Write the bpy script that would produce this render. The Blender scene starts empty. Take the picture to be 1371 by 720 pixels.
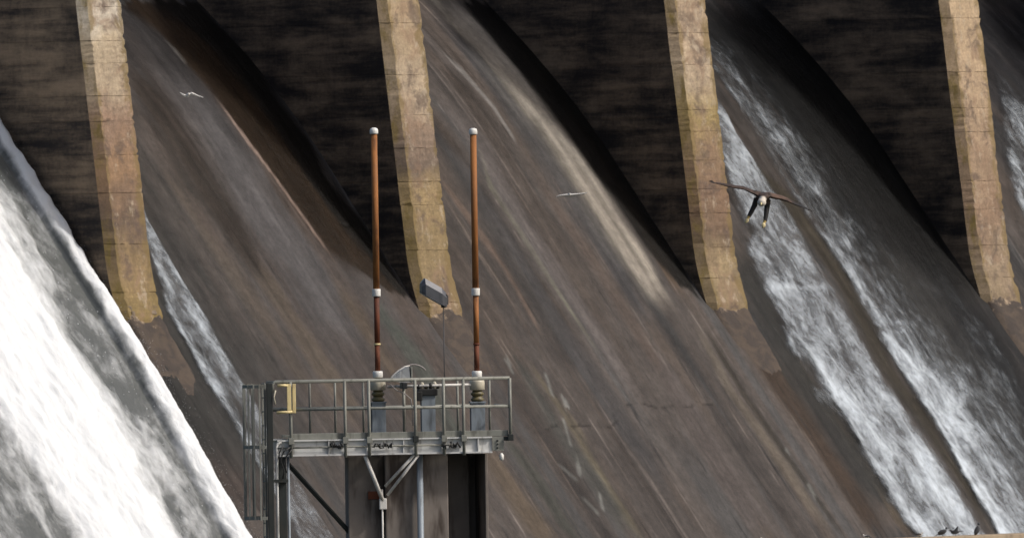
import bpy, bmesh, math, random
import numpy as np
from mathutils import Vector, Matrix

random.seed(7)
rng = np.random.default_rng(7)
scene = bpy.context.scene
COL = scene.collection
R = math.radians

# ------------------------------------------------------------------ camera
PW, PH = 1371.0, 720.0                 # photograph size, used to aim the camera
FPX = 17069.7                          # focal length in photograph pixels
YAW, PITCH, ROLL = R(45) + 0.0074811, -0.0030928, R(0.9)
CAM = np.array([-460 * math.sin(R(45)), -460 * math.cos(R(45)), 2.4])
FW = np.array([math.sin(YAW) * math.cos(PITCH), math.cos(YAW) * math.cos(PITCH), math.sin(PITCH)])
R0 = np.array([math.cos(YAW), -math.sin(YAW), 0.0])
U0 = np.cross(R0, FW)
RT = R0 * math.cos(ROLL) - U0 * math.sin(ROLL)
UP = R0 * math.sin(ROLL) + U0 * math.cos(ROLL)
cd = bpy.data.cameras.new('camera')
cd.sensor_width = 36.0
cd.lens = FPX / PW * 36.0
cd.clip_start = 1.0
cd.clip_end = 20000.0
cd.dof.use_dof = True
cd.dof.focus_distance = 266.0
cd.dof.aperture_fstop = 10.0
cam = bpy.data.objects.new('camera', cd)
COL.objects.link(cam)
cam.matrix_world = Matrix(((RT[0], UP[0], -FW[0], CAM[0]), (RT[1], UP[1], -FW[1], CAM[1]),
                           (RT[2], UP[2], -FW[2], CAM[2]), (0, 0, 0, 1)))
scene.camera = cam

# ------------------------------------------------------------------ light
SUN_AZ, SUN_EL = R(27), R(42)          # azimuth to the right of straight downstream
S = Vector((math.sin(SUN_AZ) * math.cos(SUN_EL), -math.cos(SUN_AZ) * math.cos(SUN_EL), math.sin(SUN_EL)))
world = bpy.data.worlds.new('World')
scene.world = world
world.use_nodes = True
wn = world.node_tree.nodes
sky = wn.new('ShaderNodeTexSky')
sky.sky_type = 'NISHITA'
sky.sun_disc = False
sky.sun_elevation = SUN_EL
sky.sun_rotation = math.atan2(S.x, S.y)
bg = wn['Background']
sky.dust_density = 5.0
bg.inputs['Strength'].default_value = 0.105
world.node_tree.links.new(sky.outputs[0], bg.inputs[0])
sl = bpy.data.lights.new('sun', 'SUN')
sl.energy = 2.5
sl.angle = R(5)
sl.color = (1.0, 0.96, 0.91)
sun = bpy.data.objects.new('sun', sl)
COL.objects.link(sun)
sun.rotation_euler = (-S).to_track_quat('-Z', 'Y').to_euler()
scene.view_settings.view_transform = 'Standard'
scene.view_settings.look = 'None'
scene.view_settings.exposure = 0.0
scene.view_settings.gamma = 1.0
scene.render.engine = 'CYCLES'


# ------------------------------------------------------------------ measuring helpers
def ray(px, py):
    return FW + RT * (px - PW / 2) / FPX + UP * (PH / 2 - py) / FPX


def at(px, py, depth):
    return CAM + ray(px, py) * depth


def YC(z):                              # ogee profile: upstream distance for a height
    z = np.asarray(z, float)
    return 0.3 + 0.86 * z + 0.04 * np.clip(z - 5, 0, None) ** 2


def YCp(z):
    z = np.asarray(z, float)
    return 0.86 + 0.08 * np.clip(z - 5, 0, None)


_zz = np.linspace(-14, 14, 2801)
_ss = np.concatenate([[0], np.cumsum(np.hypot(np.diff(_zz), np.diff(YC(_zz))))])


def arc(z):
    return np.interp(z, _zz, _ss)


def hit(px, py):                        # a point of the spillway surface as (X, z)
    d = ray(px, py)
    a, b = 380.0, 560.0
    f = lambda t: (CAM + d * t)[1] - float(YC((CAM + d * t)[2]))
    fa = f(a)
    for _ in range(50):
        m = (a + b) / 2
        fm = f(m)
        if (fm < 0) == (fa < 0):
            a = m
        else:
            b = m
    p = CAM + d * a
    return p[0], p[2]


def line(pts):                          # pixel polyline -> (z ascending, X) for interpolation
    h = sorted([(hit(*p)[1], hit(*p)[0]) for p in pts])
    return np.array([a[0] for a in h]), np.array([a[1] for a in h])


def ext(zs, xs, z):                     # interpolation with straight extension
    r = np.interp(z, zs, xs)
    if len(zs) > 1:
        a = (xs[1] - xs[0]) / (zs[1] - zs[0])
        b = (xs[-1] - xs[-2]) / (zs[-1] - zs[-2])
        r = np.where(z < zs[0], xs[0] + a * (z - zs[0]), r)
        r = np.where(z > zs[-1], xs[-1] + b * (z - zs[-1]), r)
    return r


def vnoise(x, y, seed):
    r = np.random.default_rng(seed).random((256, 256))
    xi = np.floor(x).astype(int)
    yi = np.floor(y).astype(int)
    fx = x - xi
    fy = y - yi
    fx = fx * fx * (3 - 2 * fx)
    fy = fy * fy * (3 - 2 * fy)
    g = lambda i, j: r[i & 255, j & 255]
    return (g(xi, yi) * (1 - fx) + g(xi + 1, yi) * fx) * (1 - fy) + (g(xi, yi + 1) * (1 - fx) + g(xi + 1, yi + 1) * fx) * fy


def fbm(x, y, seed, o=4, p=0.5):
    t = 0
    a = 1
    n = 0
    for i in range(o):
        t = t + a * vnoise(x * 2 ** i + 17.3 * i, y * 2 ** i + 5.1 * i, seed + i)
        n += a
        a *= p
    return t / n


def sstep(a, b, x):
    t = np.clip((x - a) / (b - a), 0, 1)
    return t * t * (3 - 2 * t)


# ------------------------------------------------------------------ object helpers
def tag(o, label=None, cat=None, group=None, kind=None):
    if label: o['label'] = label
    if cat: o['category'] = cat
    if group: o['group'] = group
    if kind: o['kind'] = kind
    return o


def empty(name, loc, rz=0.0):
    o = bpy.data.objects.new(name, None)
    o.empty_display_size = 0.2
    COL.objects.link(o)
    o.location = loc
    o.rotation_euler = (0, 0, rz)
    return o


class MB:
    def __init__(s):
        s.v = []
        s.f = []

    def add(s, vs, fs):
        n = len(s.v)
        s.v += [tuple(v) for v in vs]
        s.f += [tuple(i + n for i in f) for f in fs]
        return s

    def box(s, x0, x1, y0, y1, z0, z1, bev=0.0):
        if bev <= 0:
            vs = [(x, y, z) for z in (z0, z1) for y in (y0, y1) for x in (x0, x1)]
            return s.add(vs, [(0, 2, 3, 1), (4, 5, 7, 6), (0, 1, 5, 4), (2, 6, 7, 3), (0, 4, 6, 2), (1, 3, 7, 5)])
        bm = bmesh.new()
        bmesh.ops.create_cube(bm, size=1)
        for v in bm.verts:
            v.co = Vector(((x0 + x1) / 2 + v.co.x * (x1 - x0), (y0 + y1) / 2 + v.co.y * (y1 - y0), (z0 + z1) / 2 + v.co.z * (z1 - z0)))
        bmesh.ops.bevel(bm, geom=bm.edges[:], offset=bev, segments=2, affect='EDGES', profile=0.6)
        bm.verts.index_update()
        s.add([v.co[:] for v in bm.verts], [tuple(v.index for v in f.verts) for f in bm.faces])
        bm.free()
        return s

    def tube(s, pts, r, n=8, caps=True):
        pts = [Vector(p) for p in pts]
        rs = r if isinstance(r, (list, tuple)) else [r] * len(pts)
        rings = []
        up = None
        for i, p in enumerate(pts):
            d = (pts[min(i + 1, len(pts) - 1)] - pts[max(i - 1, 0)]).normalized()
            if up is None or abs(d.dot(up)) > 0.98:
                up = Vector((0, 0, 1)) if abs(d.z) < 0.9 else Vector((0, 1, 0))
            a = d.cross(up).normalized()
            b = a.cross(d).normalized()
            up = b
            rings.append([p + (a * math.cos(2 * math.pi * k / n) + b * math.sin(2 * math.pi * k / n)) * rs[i] for k in range(n)])
        vs = [v for q in rings for v in q]
        fs = [(i * n + k, i * n + (k + 1) % n, (i + 1) * n + (k + 1) % n, (i + 1) * n + k) for i in range(len(pts) - 1) for k in range(n)]
        if caps:
            fs.append(tuple(range(n - 1, -1, -1)))
            fs.append(tuple((len(pts) - 1) * n + k for k in range(n)))
        return s.add(vs, fs)

    def lathe(s, prof, cx=0, cy=0, n=16):
        vs = [(cx + r * math.cos(2 * math.pi * k / n), cy + r * math.sin(2 * math.pi * k / n), z) for r, z in prof for k in range(n)]
        m = len(prof)
        fs = [(i * n + k, i * n + (k + 1) % n, (i + 1) * n + (k + 1) % n, (i + 1) * n + k) for i in range(m - 1) for k in range(n)]
        fs.append(tuple(range(n - 1, -1, -1)))
        fs.append(tuple((m - 1) * n + k for k in range(n)))
        return s.add(vs, fs)

    def loft(s, rings, caps=True):
        n = len(rings[0])
        vs = [v for q in rings for v in q]
        fs = [(i * n + k, i * n + (k + 1) % n, (i + 1) * n + (k + 1) % n, (i + 1) * n + k) for i in range(len(rings) - 1) for k in range(n)]
        if caps:
            fs.append(tuple(range(n - 1, -1, -1)))
            fs.append(tuple((len(rings) - 1) * n + k for k in range(n)))
        return s.add(vs, fs)

    def build(s, name, mat, parent=None, smooth=False, loc=None):
        me = bpy.data.meshes.new(name)
        me.from_pydata(s.v, [], s.f)
        bm = bmesh.new()
        bm.from_mesh(me)
        bmesh.ops.recalc_face_normals(bm, faces=bm.faces[:])
        bm.to_mesh(me)
        bm.free()
        if smooth:
            me.polygons.foreach_set('use_smooth', [True] * len(me.polygons))
        me.materials.append(mat)
        o = bpy.data.objects.new(name, me)
        COL.objects.link(o)
        o.parent = parent
        if loc is not None:
            o.location = loc
        return o


def grid_mesh(name, P, uv, mat, attrs, parent=None):
    """P: (rows, cols, 3) array -> one mesh object with a UV map and point attributes"""
    nr, nc = P.shape[:2]
    me = bpy.data.meshes.new(name)
    idx = np.arange(nr * nc).reshape(nr, nc)
    q = np.stack([idx[:-1, :-1], idx[:-1, 1:], idx[1:, 1:], idx[1:, :-1]], -1).reshape(-1, 4)
    me.vertices.add(nr * nc)
    me.vertices.foreach_set('co', P.reshape(-1).astype(np.float32))
    me.loops.add(q.size)
    me.loops.foreach_set('vertex_index', q.reshape(-1).astype(np.int32))
    me.polygons.add(len(q))
    me.polygons.foreach_set('loop_start', np.arange(0, q.size, 4, dtype=np.int32))
    me.polygons.foreach_set('use_smooth', np.ones(len(q), bool))
    me.update(calc_edges=True)
    l = me.uv_layers.new(name='UVMap')
    l.data.foreach_set('uv', uv.reshape(-1, 2)[q.reshape(-1)].reshape(-1).astype(np.float32))
    for k, a in attrs.items():
        if a.ndim == 3:
            at_ = me.attributes.new(k, 'FLOAT_COLOR', 'POINT')
            at_.data.foreach_set('color', a.reshape(-1).astype(np.float32))
        else:
            at_ = me.attributes.new(k, 'FLOAT', 'POINT')
            at_.data.foreach_set('value', a.reshape(-1).astype(np.float32))
    me.materials.append(mat)
    o = bpy.data.objects.new(name, me)
    COL.objects.link(o)
    o.parent = parent
    return o


# ------------------------------------------------------------------ materials
class NT:
    def __init__(s, name):
        s.m = bpy.data.materials.new(name)
        s.m.use_nodes = True
        s.t = s.m.node_tree
        s.n = s.t.nodes
        s.b = s.n['Principled BSDF']

    def set(s, sock, v):
        if hasattr(v, 'is_output') or isinstance(v, bpy.types.NodeSocket):
            s.t.links.new(v, sock)
        else:
            sock.default_value = v

    def p(s, **k):
        for a, v in k.items():
            s.set(s.b.inputs[a.replace('_', ' ')], v)

    def math(s, op, a, b=0.0, c=0.0, clamp=False):
        n = s.n.new('ShaderNodeMath')
        n.operation = op
        n.use_clamp = clamp
        for i, v in enumerate((a, b, c)):
            s.set(n.inputs[i], v)
        return n.outputs[0]

    def mix(s, f, a, b, mode='MIX'):
        n = s.n.new('ShaderNodeMix')
        n.data_type = 'RGBA'
        n.blend_type = mode
        for i, v in ((0, f), (6, a), (7, b)):
            if isinstance(v, tuple) and len(v) == 3: v = (*v, 1)
            s.set(n.inputs[i], v)
        return n.outputs[2]

    def noise(s, vec, scale=1.0, detail=4.0, rough=0.55, dist=0.0):
        n = s.n.new('ShaderNodeTexNoise')
        s.set(n.inputs['Vector'], vec)
        n.inputs['Scale'].default_value = scale
        n.inputs['Detail'].default_value = detail
        n.inputs['Roughness'].default_value = rough
        n.inputs['Distortion'].default_value = dist
        return n.outputs[0]

    def map(s, vec, scale=(1, 1, 1), loc=(0, 0, 0), rot=(0, 0, 0)):
        n = s.n.new('ShaderNodeMapping')
        s.set(n.inputs[0], vec)
        n.inputs['Location'].default_value = loc
        n.inputs['Rotation'].default_value = rot
        n.inputs['Scale'].default_value = scale
        return n.outputs[0]

    def ramp(s, f, a, b):               # smooth 0..1 between a and b
        n = s.n.new('ShaderNodeMapRange')
        n.interpolation_type = 'SMOOTHSTEP'
        s.set(n.inputs[0], f)
        n.inputs[1].default_value = a
        n.inputs[2].default_value = b
        return n.outputs[0]

    def lerp(s, f, a, b):
        n = s.n.new('ShaderNodeMapRange')
        s.set(n.inputs[0], f)
        n.inputs[3].default_value = a
        n.inputs[4].default_value = b
        return n.outputs[0]

    def attr(s, name):
        n = s.n.new('ShaderNodeAttribute')
        n.attribute_name = name
        return n

    def pos(s):
        return s.n.new('ShaderNodeNewGeometry').outputs['Position']

    def obj(s):
        return s.n.new('ShaderNodeTexCoord').outputs['Object']

    def uv(s):
        return s.n.new('ShaderNodeTexCoord').outputs['UV']

    def bump(s, h, st=0.5, d=0.02):
        n = s.n.new('ShaderNodeBump')
        n.inputs['Strength'].default_value = st
        n.inputs['Distance'].default_value = d
        s.set(n.inputs['Height'], h)
        s.set(s.b.inputs['Normal'], n.outputs[0])


def mat_plain(name, col, rough=0.6, metal=0.0, var=0.35, scale=6.0, dirt=(0.05, 0.045, 0.035), dirt_amt=0.35, bump=0.15):
    t = NT(name)
    o = t.pos()
    a = t.noise(o, scale, 5, 0.6)
    b = t.noise(t.map(o, (scale * 1.6, scale * 1.6, scale * 0.35)), 1.0, 4, 0.6)
    c = t.mix(t.lerp(a, 0.0, 1.0), tuple(x * (1 - var) for x in col), tuple(min(1, x * (1 + var)) for x in col))
    c = t.mix(t.math('MULTIPLY', t.ramp(b, 0.5, 0.68), dirt_amt), c, dirt)
    t.p(Base_Color=c, Roughness=t.lerp(a, max(0.1, rough - 0.15), min(1, rough + 0.15)), Metallic=metal)
    t.bump(t.noise(o, scale * 7, 3), bump, 0.004)
    return t.m


def mat_chute():
    t = NT('stained_spillway_concrete')
    at_ = t.attr('Col')
    uv = t.uv()
    fine = t.noise(t.map(uv, (5, 0.8, 1)), 1.0, 6, 0.65)
    mid = t.noise(t.map(uv, (1.3, 0.55, 1)), 1.0, 5, 0.6, 0.4)
    grit = t.noise(t.map(uv, (6, 3.2, 1)), 1.0, 8, 0.75)
    pit = t.noise(t.map(uv, (1.6, 1.2, 1), (5, 2, 0)), 1.0, 9, 0.8, 0.3)
    k = t.math('MULTIPLY', t.lerp(fine, 0.8, 1.2), t.lerp(mid, 0.65, 1.35))
    k = t.math('MULTIPLY', k, t.lerp(grit, 0.5, 1.5))
    k = t.math('MULTIPLY', k, t.lerp(pit, 0.55, 1.45))
    n = t.n.new('ShaderNodeVectorMath')
    n.operation = 'SCALE'
    t.set(n.inputs[0], at_.outputs['Color'])
    t.set(n.inputs['Scale'], k)
    sp = t.ramp(t.noise(t.map(uv, (2.2, 1.5, 1)), 1.0, 7, 0.75), 0.67, 0.73)
    c = t.mix(t.math('MULTIPLY', sp, 0.4), n.outputs[0], (0.2, 0.18, 0.16))
    nick = t.ramp(t.noise(t.map(uv, (3.1, 1.6, 1), (9, 4, 0)), 1.0, 6, 0.7), 0.66, 0.72)
    c = t.mix(t.math('MULTIPLY', nick, 0.6), c, (0.02, 0.017, 0.015))
    ro = t.math('ADD', at_.outputs['Alpha'], t.lerp(mid, -0.12, 0.12), clamp=True)
    t.p(Base_Color=c, Roughness=ro)
    t.b.inputs['Specular IOR Level'].default_value = 0.1
    t.bump(t.math('ADD', t.math('MULTIPLY', grit, 0.6), fine), 0.7, 0.06)
    return t.m


def mat_nose():
    t = NT('weathered_pier_nose_concrete')
    oi = t.n.new('ShaderNodeObjectInfo')
    p = t.pos()
    uvn = t.n.new('ShaderNodeSeparateXYZ')
    t.set(uvn.inputs[0], t.uv())
    u = uvn.outputs[0]
    big = t.noise(t.map(p, (0.95, 0.95, 0.75)), 1.0, 7, 0.68, 0.7)
    drip = t.noise(t.map(p, (5.5, 5.5, 0.7)), 1.0, 5, 0.6)
    board = t.noise(t.map(p, (0.6, 0.6, 7)), 1.0, 4, 0.6)
    grit = t.noise(p, 11, 5, 0.7)
    k = t.math('MULTIPLY', t.lerp(drip, 0.6, 1.4), t.lerp(board, 0.72, 1.28))
    k = t.math('MULTIPLY', k, t.lerp(grit, 0.4, 1.6))
    v = t.n.new('ShaderNodeVectorMath')
    v.operation = 'SCALE'
    t.set(v.inputs[0], t.attr('tint').outputs['Color'])
    t.set(v.inputs['Scale'], k)
    c = v.outputs[0]
    c = t.mix(t.math('MULTIPLY', t.ramp(big, 0.48, 0.62), 0.6), c, (0.24, 0.155, 0.10))
    c = t.mix(t.math('MULTIPLY', t.ramp(t.noise(t.map(p, (1.1, 1.1, 1.0)), 1.0, 7, 0.7, 0.4), 0.49, 0.64), 0.72), c, (0.10, 0.07, 0.055))
    e = t.math('ABSOLUTE', t.math('SUBTRACT', u, 0.5))
    e = t.ramp(t.math('ADD', e, t.math('MULTIPLY', t.math('SUBTRACT', big, 0.5), 0.9)), 0.36, 0.5)
    c = t.mix(t.math('MULTIPLY', e, 0.6), c, (0.17, 0.12, 0.035))
    c = t.mix(t.math('MULTIPLY', t.ramp(t.noise(t.map(p, (2.6, 2.6, 1.4), (7, 3, 1)), 1.0, 6, 0.7), 0.55, 0.68), 0.6), c, (0.42, 0.35, 0.26))
    t.p(Base_Color=c, Roughness=0.85)
    t.bump(t.math('ADD', grit, t.math('MULTIPLY', drip, 0.8)), 0.6, 0.035)
    return t.m


def mat_chamfer():
    t = NT('mossy_pier_corner_concrete')
    oi = t.n.new('ShaderNodeObjectInfo')
    p = t.pos()
    n1 = t.noise(t.map(p, (2, 2, 0.8)), 1.0, 6, 0.65)
    grit = t.noise(p, 10, 5, 0.7)
    c = t.mix(t.ramp(n1, 0.3, 0.56), (0.19, 0.135, 0.035), t.attr('tint').outputs['Color'])
    c = t.mix(t.ramp(grit, 0.25, 0.75), t.mix(0.35, c, (0.02, 0.018, 0.012)), c)
    t.p(Base_Color=c, Roughness=0.9)
    t.bump(grit, 0.6, 0.03)
    return t.m


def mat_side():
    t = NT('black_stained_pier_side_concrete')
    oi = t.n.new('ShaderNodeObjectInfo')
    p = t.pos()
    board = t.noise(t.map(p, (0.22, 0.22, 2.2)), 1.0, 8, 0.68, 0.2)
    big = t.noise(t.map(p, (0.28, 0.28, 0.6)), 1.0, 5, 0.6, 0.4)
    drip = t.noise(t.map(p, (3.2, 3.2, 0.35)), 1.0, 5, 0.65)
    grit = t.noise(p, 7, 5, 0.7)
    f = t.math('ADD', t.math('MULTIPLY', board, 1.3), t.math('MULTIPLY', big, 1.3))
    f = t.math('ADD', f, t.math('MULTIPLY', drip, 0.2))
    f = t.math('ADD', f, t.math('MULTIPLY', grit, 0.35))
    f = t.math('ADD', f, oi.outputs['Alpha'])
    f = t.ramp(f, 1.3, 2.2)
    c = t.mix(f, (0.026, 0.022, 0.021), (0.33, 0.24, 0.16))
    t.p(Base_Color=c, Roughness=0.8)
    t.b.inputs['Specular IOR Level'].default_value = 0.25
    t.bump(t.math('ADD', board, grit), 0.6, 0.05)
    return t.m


def mat_fairing():
    t = NT('spalled_brown_base_concrete')
    p = t.pos()
    a = t.noise(p, 1.7, 6, 0.65, 0.6)
    b = t.noise(t.map(p, (2.5, 2.5, 2.5), (4, 4, 4)), 1.0, 6, 0.7)
    c = t.mix(t.ramp(a, 0.4, 0.62), (0.046, 0.035, 0.029), (0.075, 0.055, 0.04))
    at_ = t.attr('pale')
    c = t.mix(t.ramp(t.math('ADD', b, at_.outputs['Fac']), 0.74, 0.94), c, (0.36, 0.27, 0.18))
    t.p(Base_Color=c, Roughness=0.85)
    t.bump(b, 0.8, 0.08)
    return t.m


def mat_water(name, s1=(2.0, 0.5), s2=(8, 2.2), a1=1.1, a2=0.6, lo=0.38, hi=0.62, film=0.55, filmcol=(0.035, 0.038, 0.037), foam=(0.82, 0.84, 0.86), bd=0.12):
    t = NT(name)
    uv = t.uv()
    d = t.attr('dens').outputs['Fac']
    w = t.noise(t.map(uv, (0.7, 0.35, 1)), 1.0, 3, 0.5)
    vadd = t.n.new('ShaderNodeVectorMath')
    vadd.operation = 'ADD'
    cmb = t.n.new('ShaderNodeCombineXYZ')
    t.set(cmb.inputs[0], t.math('MULTIPLY', w, 0.5))
    t.set(cmb.inputs[1], t.math('MULTIPLY', w, 0.9))
    t.set(vadd.inputs[0], uv)
    t.set(vadd.inputs[1], cmb.outputs[0])
    q = vadd.outputs[0]
    n1 = t.noise(t.map(q, (*s1, 1)), 1.0, 7, 0.62, 0.35)
    n2 = t.noise(t.map(q, (*s2, 1), (3, 8, 0)), 1.0, 5, 0.65, 0.3)
    f = t.math('ADD', d, t.math('MULTIPLY', t.math('SUBTRACT', n1, 0.5), a1 * 2))
    f = t.math('ADD', f, t.math('MULTIPLY', t.math('SUBTRACT', n2, 0.5), a2 * 2))
    f = t.math('MULTIPLY', t.ramp(f, lo, hi), t.ramp(d, 0.02, 0.16))
    c = t.mix(f, filmcol, foam)
    al = t.math('MAXIMUM', f, t.math('MULTIPLY', t.ramp(d, 0.0, 0.12), film))
    t.p(Base_Color=c, Roughness=t.lerp(f, 0.22, 0.8), Alpha=al)
    t.b.inputs['Specular IOR Level'].default_value = 0.25
    t.bump(t.math('ADD', n1, t.math('MULTIPLY', n2, 0.7)), 0.8, bd)
    return t.m


M = {}
M['chute'] = mat_chute()
M['nose'] = mat_nose()
M['chamfer'] = mat_chamfer()
M['side'] = mat_side()
M['fairing'] = mat_fairing()
M['torrent'] = mat_water('white_torrent_water', (1.3, 0.65), (4.6, 2.2), 0.6, 0.26, 0.05, 0.95, 0.9, (0.11, 0.117, 0.115), (0.70, 0.72, 0.735), 0.09)
M['stream'] = mat_water('thin_streaked_water', (1.6, 0.62), (5.2, 2.6), 0.62, 0.36, 0.05, 1.45, 0.12, (0.02, 0.022, 0.023), (0.60, 0.66, 0.72))
M['beam'] = mat_plain('pale_grey_painted_steel', (0.66, 0.66, 0.64), 0.55, 0, 0.25, 3, (0.06, 0.05, 0.035), 0.6)
M['rail'] = mat_plain('weathered_green_grey_steel', (0.235, 0.238, 0.208), 0.6, 0, 0.35, 4, (0.04, 0.035, 0.025), 0.5)
M['dark'] = mat_plain('dark_painted_steel', (0.022, 0.026, 0.024), 0.5, 0, 0.4, 4, (0.05, 0.04, 0.03), 0.3)
M['blue'] = mat_plain('blue_grey_galvanised_steel', (0.23, 0.265, 0.30), 0.5, 0.1, 0.25, 3, (0.05, 0.05, 0.045), 0.45)
M['yellow'] = mat_plain('pale_yellow_paint', (0.74, 0.6, 0.3), 0.5, 0, 0.2, 5, (0.2, 0.14, 0.06), 0.35)
M['rust'] = mat_plain('orange_rust_pole', (0.30, 0.115, 0.028), 0.75, 0, 0.5, 3, (0.05, 0.018, 0.01), 0.6)
M['darkrust'] = mat_plain('dark_rust_pole', (0.13, 0.035, 0.012), 0.75, 0, 0.6, 3, (0.025, 0.012, 0.01), 0.8)
M['white'] = mat_plain('white_porcelain', (0.75, 0.74, 0.7), 0.4, 0, 0.12, 5, (0.3, 0.26, 0.2), 0.3)
M['cream'] = mat_plain('cream_insulator', (0.5, 0.46, 0.36), 0.45, 0, 0.2, 6, (0.1, 0.07, 0.04), 0.5)
M['olive'] = mat_plain('olive_insulator', (0.14, 0.115, 0.05), 0.5, 0, 0.3, 6, (0.03, 0.025, 0.02), 0.5)
M['black'] = mat_plain('black_cable_rubber', (0.012, 0.012, 0.012), 0.5, 0, 0.3, 5, (0.04, 0.035, 0.03), 0.2)
M['cable'] = mat_plain('grey_cable', (0.3, 0.27, 0.26), 0.6, 0, 0.2, 5)
M['pierc'] = mat_plain('stained_footing_concrete', (0.20, 0.172, 0.15), 0.9, 0, 0.5, 1.3, (0.045, 0.03, 0.022), 0.85, 0.6)
M['silver'] = mat_plain('lamp_grey_metal', (0.12, 0.123, 0.135), 0.35, 0.3, 0.2, 6, (0.05, 0.05, 0.05), 0.3)
M['lampdark'] = mat_plain('lamp_dark_metal', (0.035, 0.036, 0.04), 0.4, 0.2, 0.3, 6)
M['lamppale'] = mat_plain('pale_lamp_metal', (0.42, 0.43, 0.43), 0.4, 0.1, 0.25, 6, (0.08, 0.08, 0.08), 0.4)
M['rubble'] = mat_plain('broken_pale_concrete', (0.20, 0.155, 0.11), 0.9, 0, 0.5, 3, (0.06, 0.045, 0.035), 0.6, 0.5)
M['sill'] = mat_plain('tan_sill_concrete', (0.36, 0.28, 0.19), 0.85, 0, 0.3, 1.2, (0.08, 0.06, 0.04), 0.5, 0.5)
M['galv'] = mat_plain('bleached_brace_steel', (0.68, 0.66, 0.62), 0.6, 0, 0.2, 5, (0.12, 0.08, 0.05), 0.5)

# ------------------------------------------------------------------ spillway surface
PITCH_X, PIER_W = 15.0, 2.08
dam = empty('dam', (0, 0, -12))
tag(dam, 'dark stained concrete ogee spillway of a dam sloping down between the piers', 'dam')

BASE = np.array([0.060, 0.0520, 0.0475])
ST = []                                  # stains and painted pier shade: (polyline px, widths px, colour, strength, raggedness)


def stain_shade(pts, w, col, k=0.8, rag=0.5, fade=0.12, soft=1.0):
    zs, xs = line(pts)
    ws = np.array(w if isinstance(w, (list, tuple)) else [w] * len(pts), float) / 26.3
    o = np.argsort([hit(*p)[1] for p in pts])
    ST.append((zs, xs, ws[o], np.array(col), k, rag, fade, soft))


# first chute right of the leftmost pier
stain_shade([(170, 20), (300, 200), (420, 370), (560, 600)], 260, (0.070, 0.056, 0.050), 0.5, 0.3)
stain_shade([(260, 60), (330, 150), (420, 280), (480, 365)], [85, 85, 75, 30], (0.026, 0.016, 0.010), 0.9, 0.4)  # rusty brown tone, darkened to paint in the pier's shadow band
stain_shade([(180, 20), (250, 120), (330, 245), (400, 350), (470, 460)], [40, 55, 60, 55, 45], (0.085, 0.082, 0.084), 0.8, 0.4)
stain_shade([(165, -5), (230, 60), (310, 140)], [220, 190, 150], (0.028, 0.025, 0.024), 0.75, 0.5, 0.4)
stain_shade([(175, 90), (230, 180), (300, 290), (360, 390)], [40, 64, 44, 20], (0.032, 0.025, 0.020), 0.8, 0.6)
stain_shade([(302, 151), (330, 187), (356, 225), (366, 240), (400, 290), (436, 340)], [4, 4, 4, 5, 5, 3], (0.12, 0.1, 0.09), 0.4, 0.8)
stain_shade([(228, 60), (255, 92)], [5, 5], (0.16, 0.15, 0.14), 0.8, 0.6)
stain_shade([(225, 235), (300, 350), (369, 455), (430, 545)], [14, 20, 18, 12], (0.105, 0.086, 0.070), 0.65, 0.6)
stain_shade([(210, 290), (280, 420), (350, 530)], [22, 26, 22], (0.052, 0.048, 0.046), 0.7, 0.4)
stain_shade([(345, 355), (420, 470), (480, 565)], [25, 30, 25], (0.105, 0.085, 0.066), 0.7, 0.5)
stain_shade([(450, 380), (520, 490), (600, 620), (650, 700)], [20, 30, 34, 30], (0.075, 0.058, 0.042), 0.7, 0.5)
stain_shade([(500, 400), (560, 490), (620, 600)], [18, 26, 26], (0.062, 0.070, 0.060), 0.75, 0.4)
stain_shade([(195, 440), (250, 550), (330, 690)], [50, 70, 75], (0.052, 0.040, 0.034), 0.9, 0.3)
# second chute
stain_shade([(585, -5), (640, 45), (700, 125), (760, 215), (820, 310), (888, 412)], [30, 44, 54, 56, 46, 22], (0.29, 0.26, 0.22), 0.92, 0.6, 0.1)
stain_shade([(700, 70), (770, 160), (840, 270), (915, 400)], [10, 10, 12, 10], (0.11, 0.075, 0.05), 0.8, 0.5)
stain_shade([(591, 67), (628, 107), (661, 144), (690, 190)], [4, 7, 7, 4], (0.24, 0.23, 0.22), 0.6, 0.9)
stain_shade([(640, 195), (658, 250), (708, 327), (748, 391), (800, 470)], [4, 6, 6, 6, 4], (0.19, 0.185, 0.14), 0.8, 0.7)
stain_shade([(585, 232), (634, 300), (675, 357), (722, 441)], [5, 10, 10, 5], (0.17, 0.125, 0.10), 0.65, 0.7)
stain_shade([(578, 20), (660, 110), (740, 225), (820, 350), (870, 440)], [20, 26, 30, 30, 22], (0.050, 0.050, 0.053), 0.8, 0.4)
stain_shade([(580, 75), (640, 150), (730, 290), (800, 400)], [26, 30, 26, 20], (0.048, 0.040, 0.035), 0.75, 0.5)
stain_shade([(590, 130), (660, 230), (760, 390), (850, 530)], [22, 26, 26, 22], (0.105, 0.093, 0.089), 0.75, 0.5)
stain_shade([(600, 190), (700, 350), (800, 510), (900, 660)], [18, 20, 24, 24], (0.056, 0.054, 0.055), 0.7, 0.5)
stain_shade([(720, 240), (800, 360), (900, 520), (1000, 680)], [14, 20, 22, 24], (0.10, 0.078, 0.066), 0.7, 0.6)
stain_shade([(711, 490), (760, 565), (859, 720)], [8, 14, 14], (0.11, 0.095, 0.066), 0.65, 0.7)
stain_shade([(690, 480), (735, 560), (800, 650), (840, 715)], [14, 26, 26, 24], (0.055, 0.055, 0.050), 0.8, 0.4)
stain_shade([(645, 600), (690, 660), (735, 725)], [34, 34, 34], (0.11, 0.086, 0.062), 0.65, 0.6)
stain_shade([(680, 590), (745, 680), (775, 725)], [16, 20, 20], (0.052, 0.054, 0.046), 0.8, 0.4)
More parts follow.
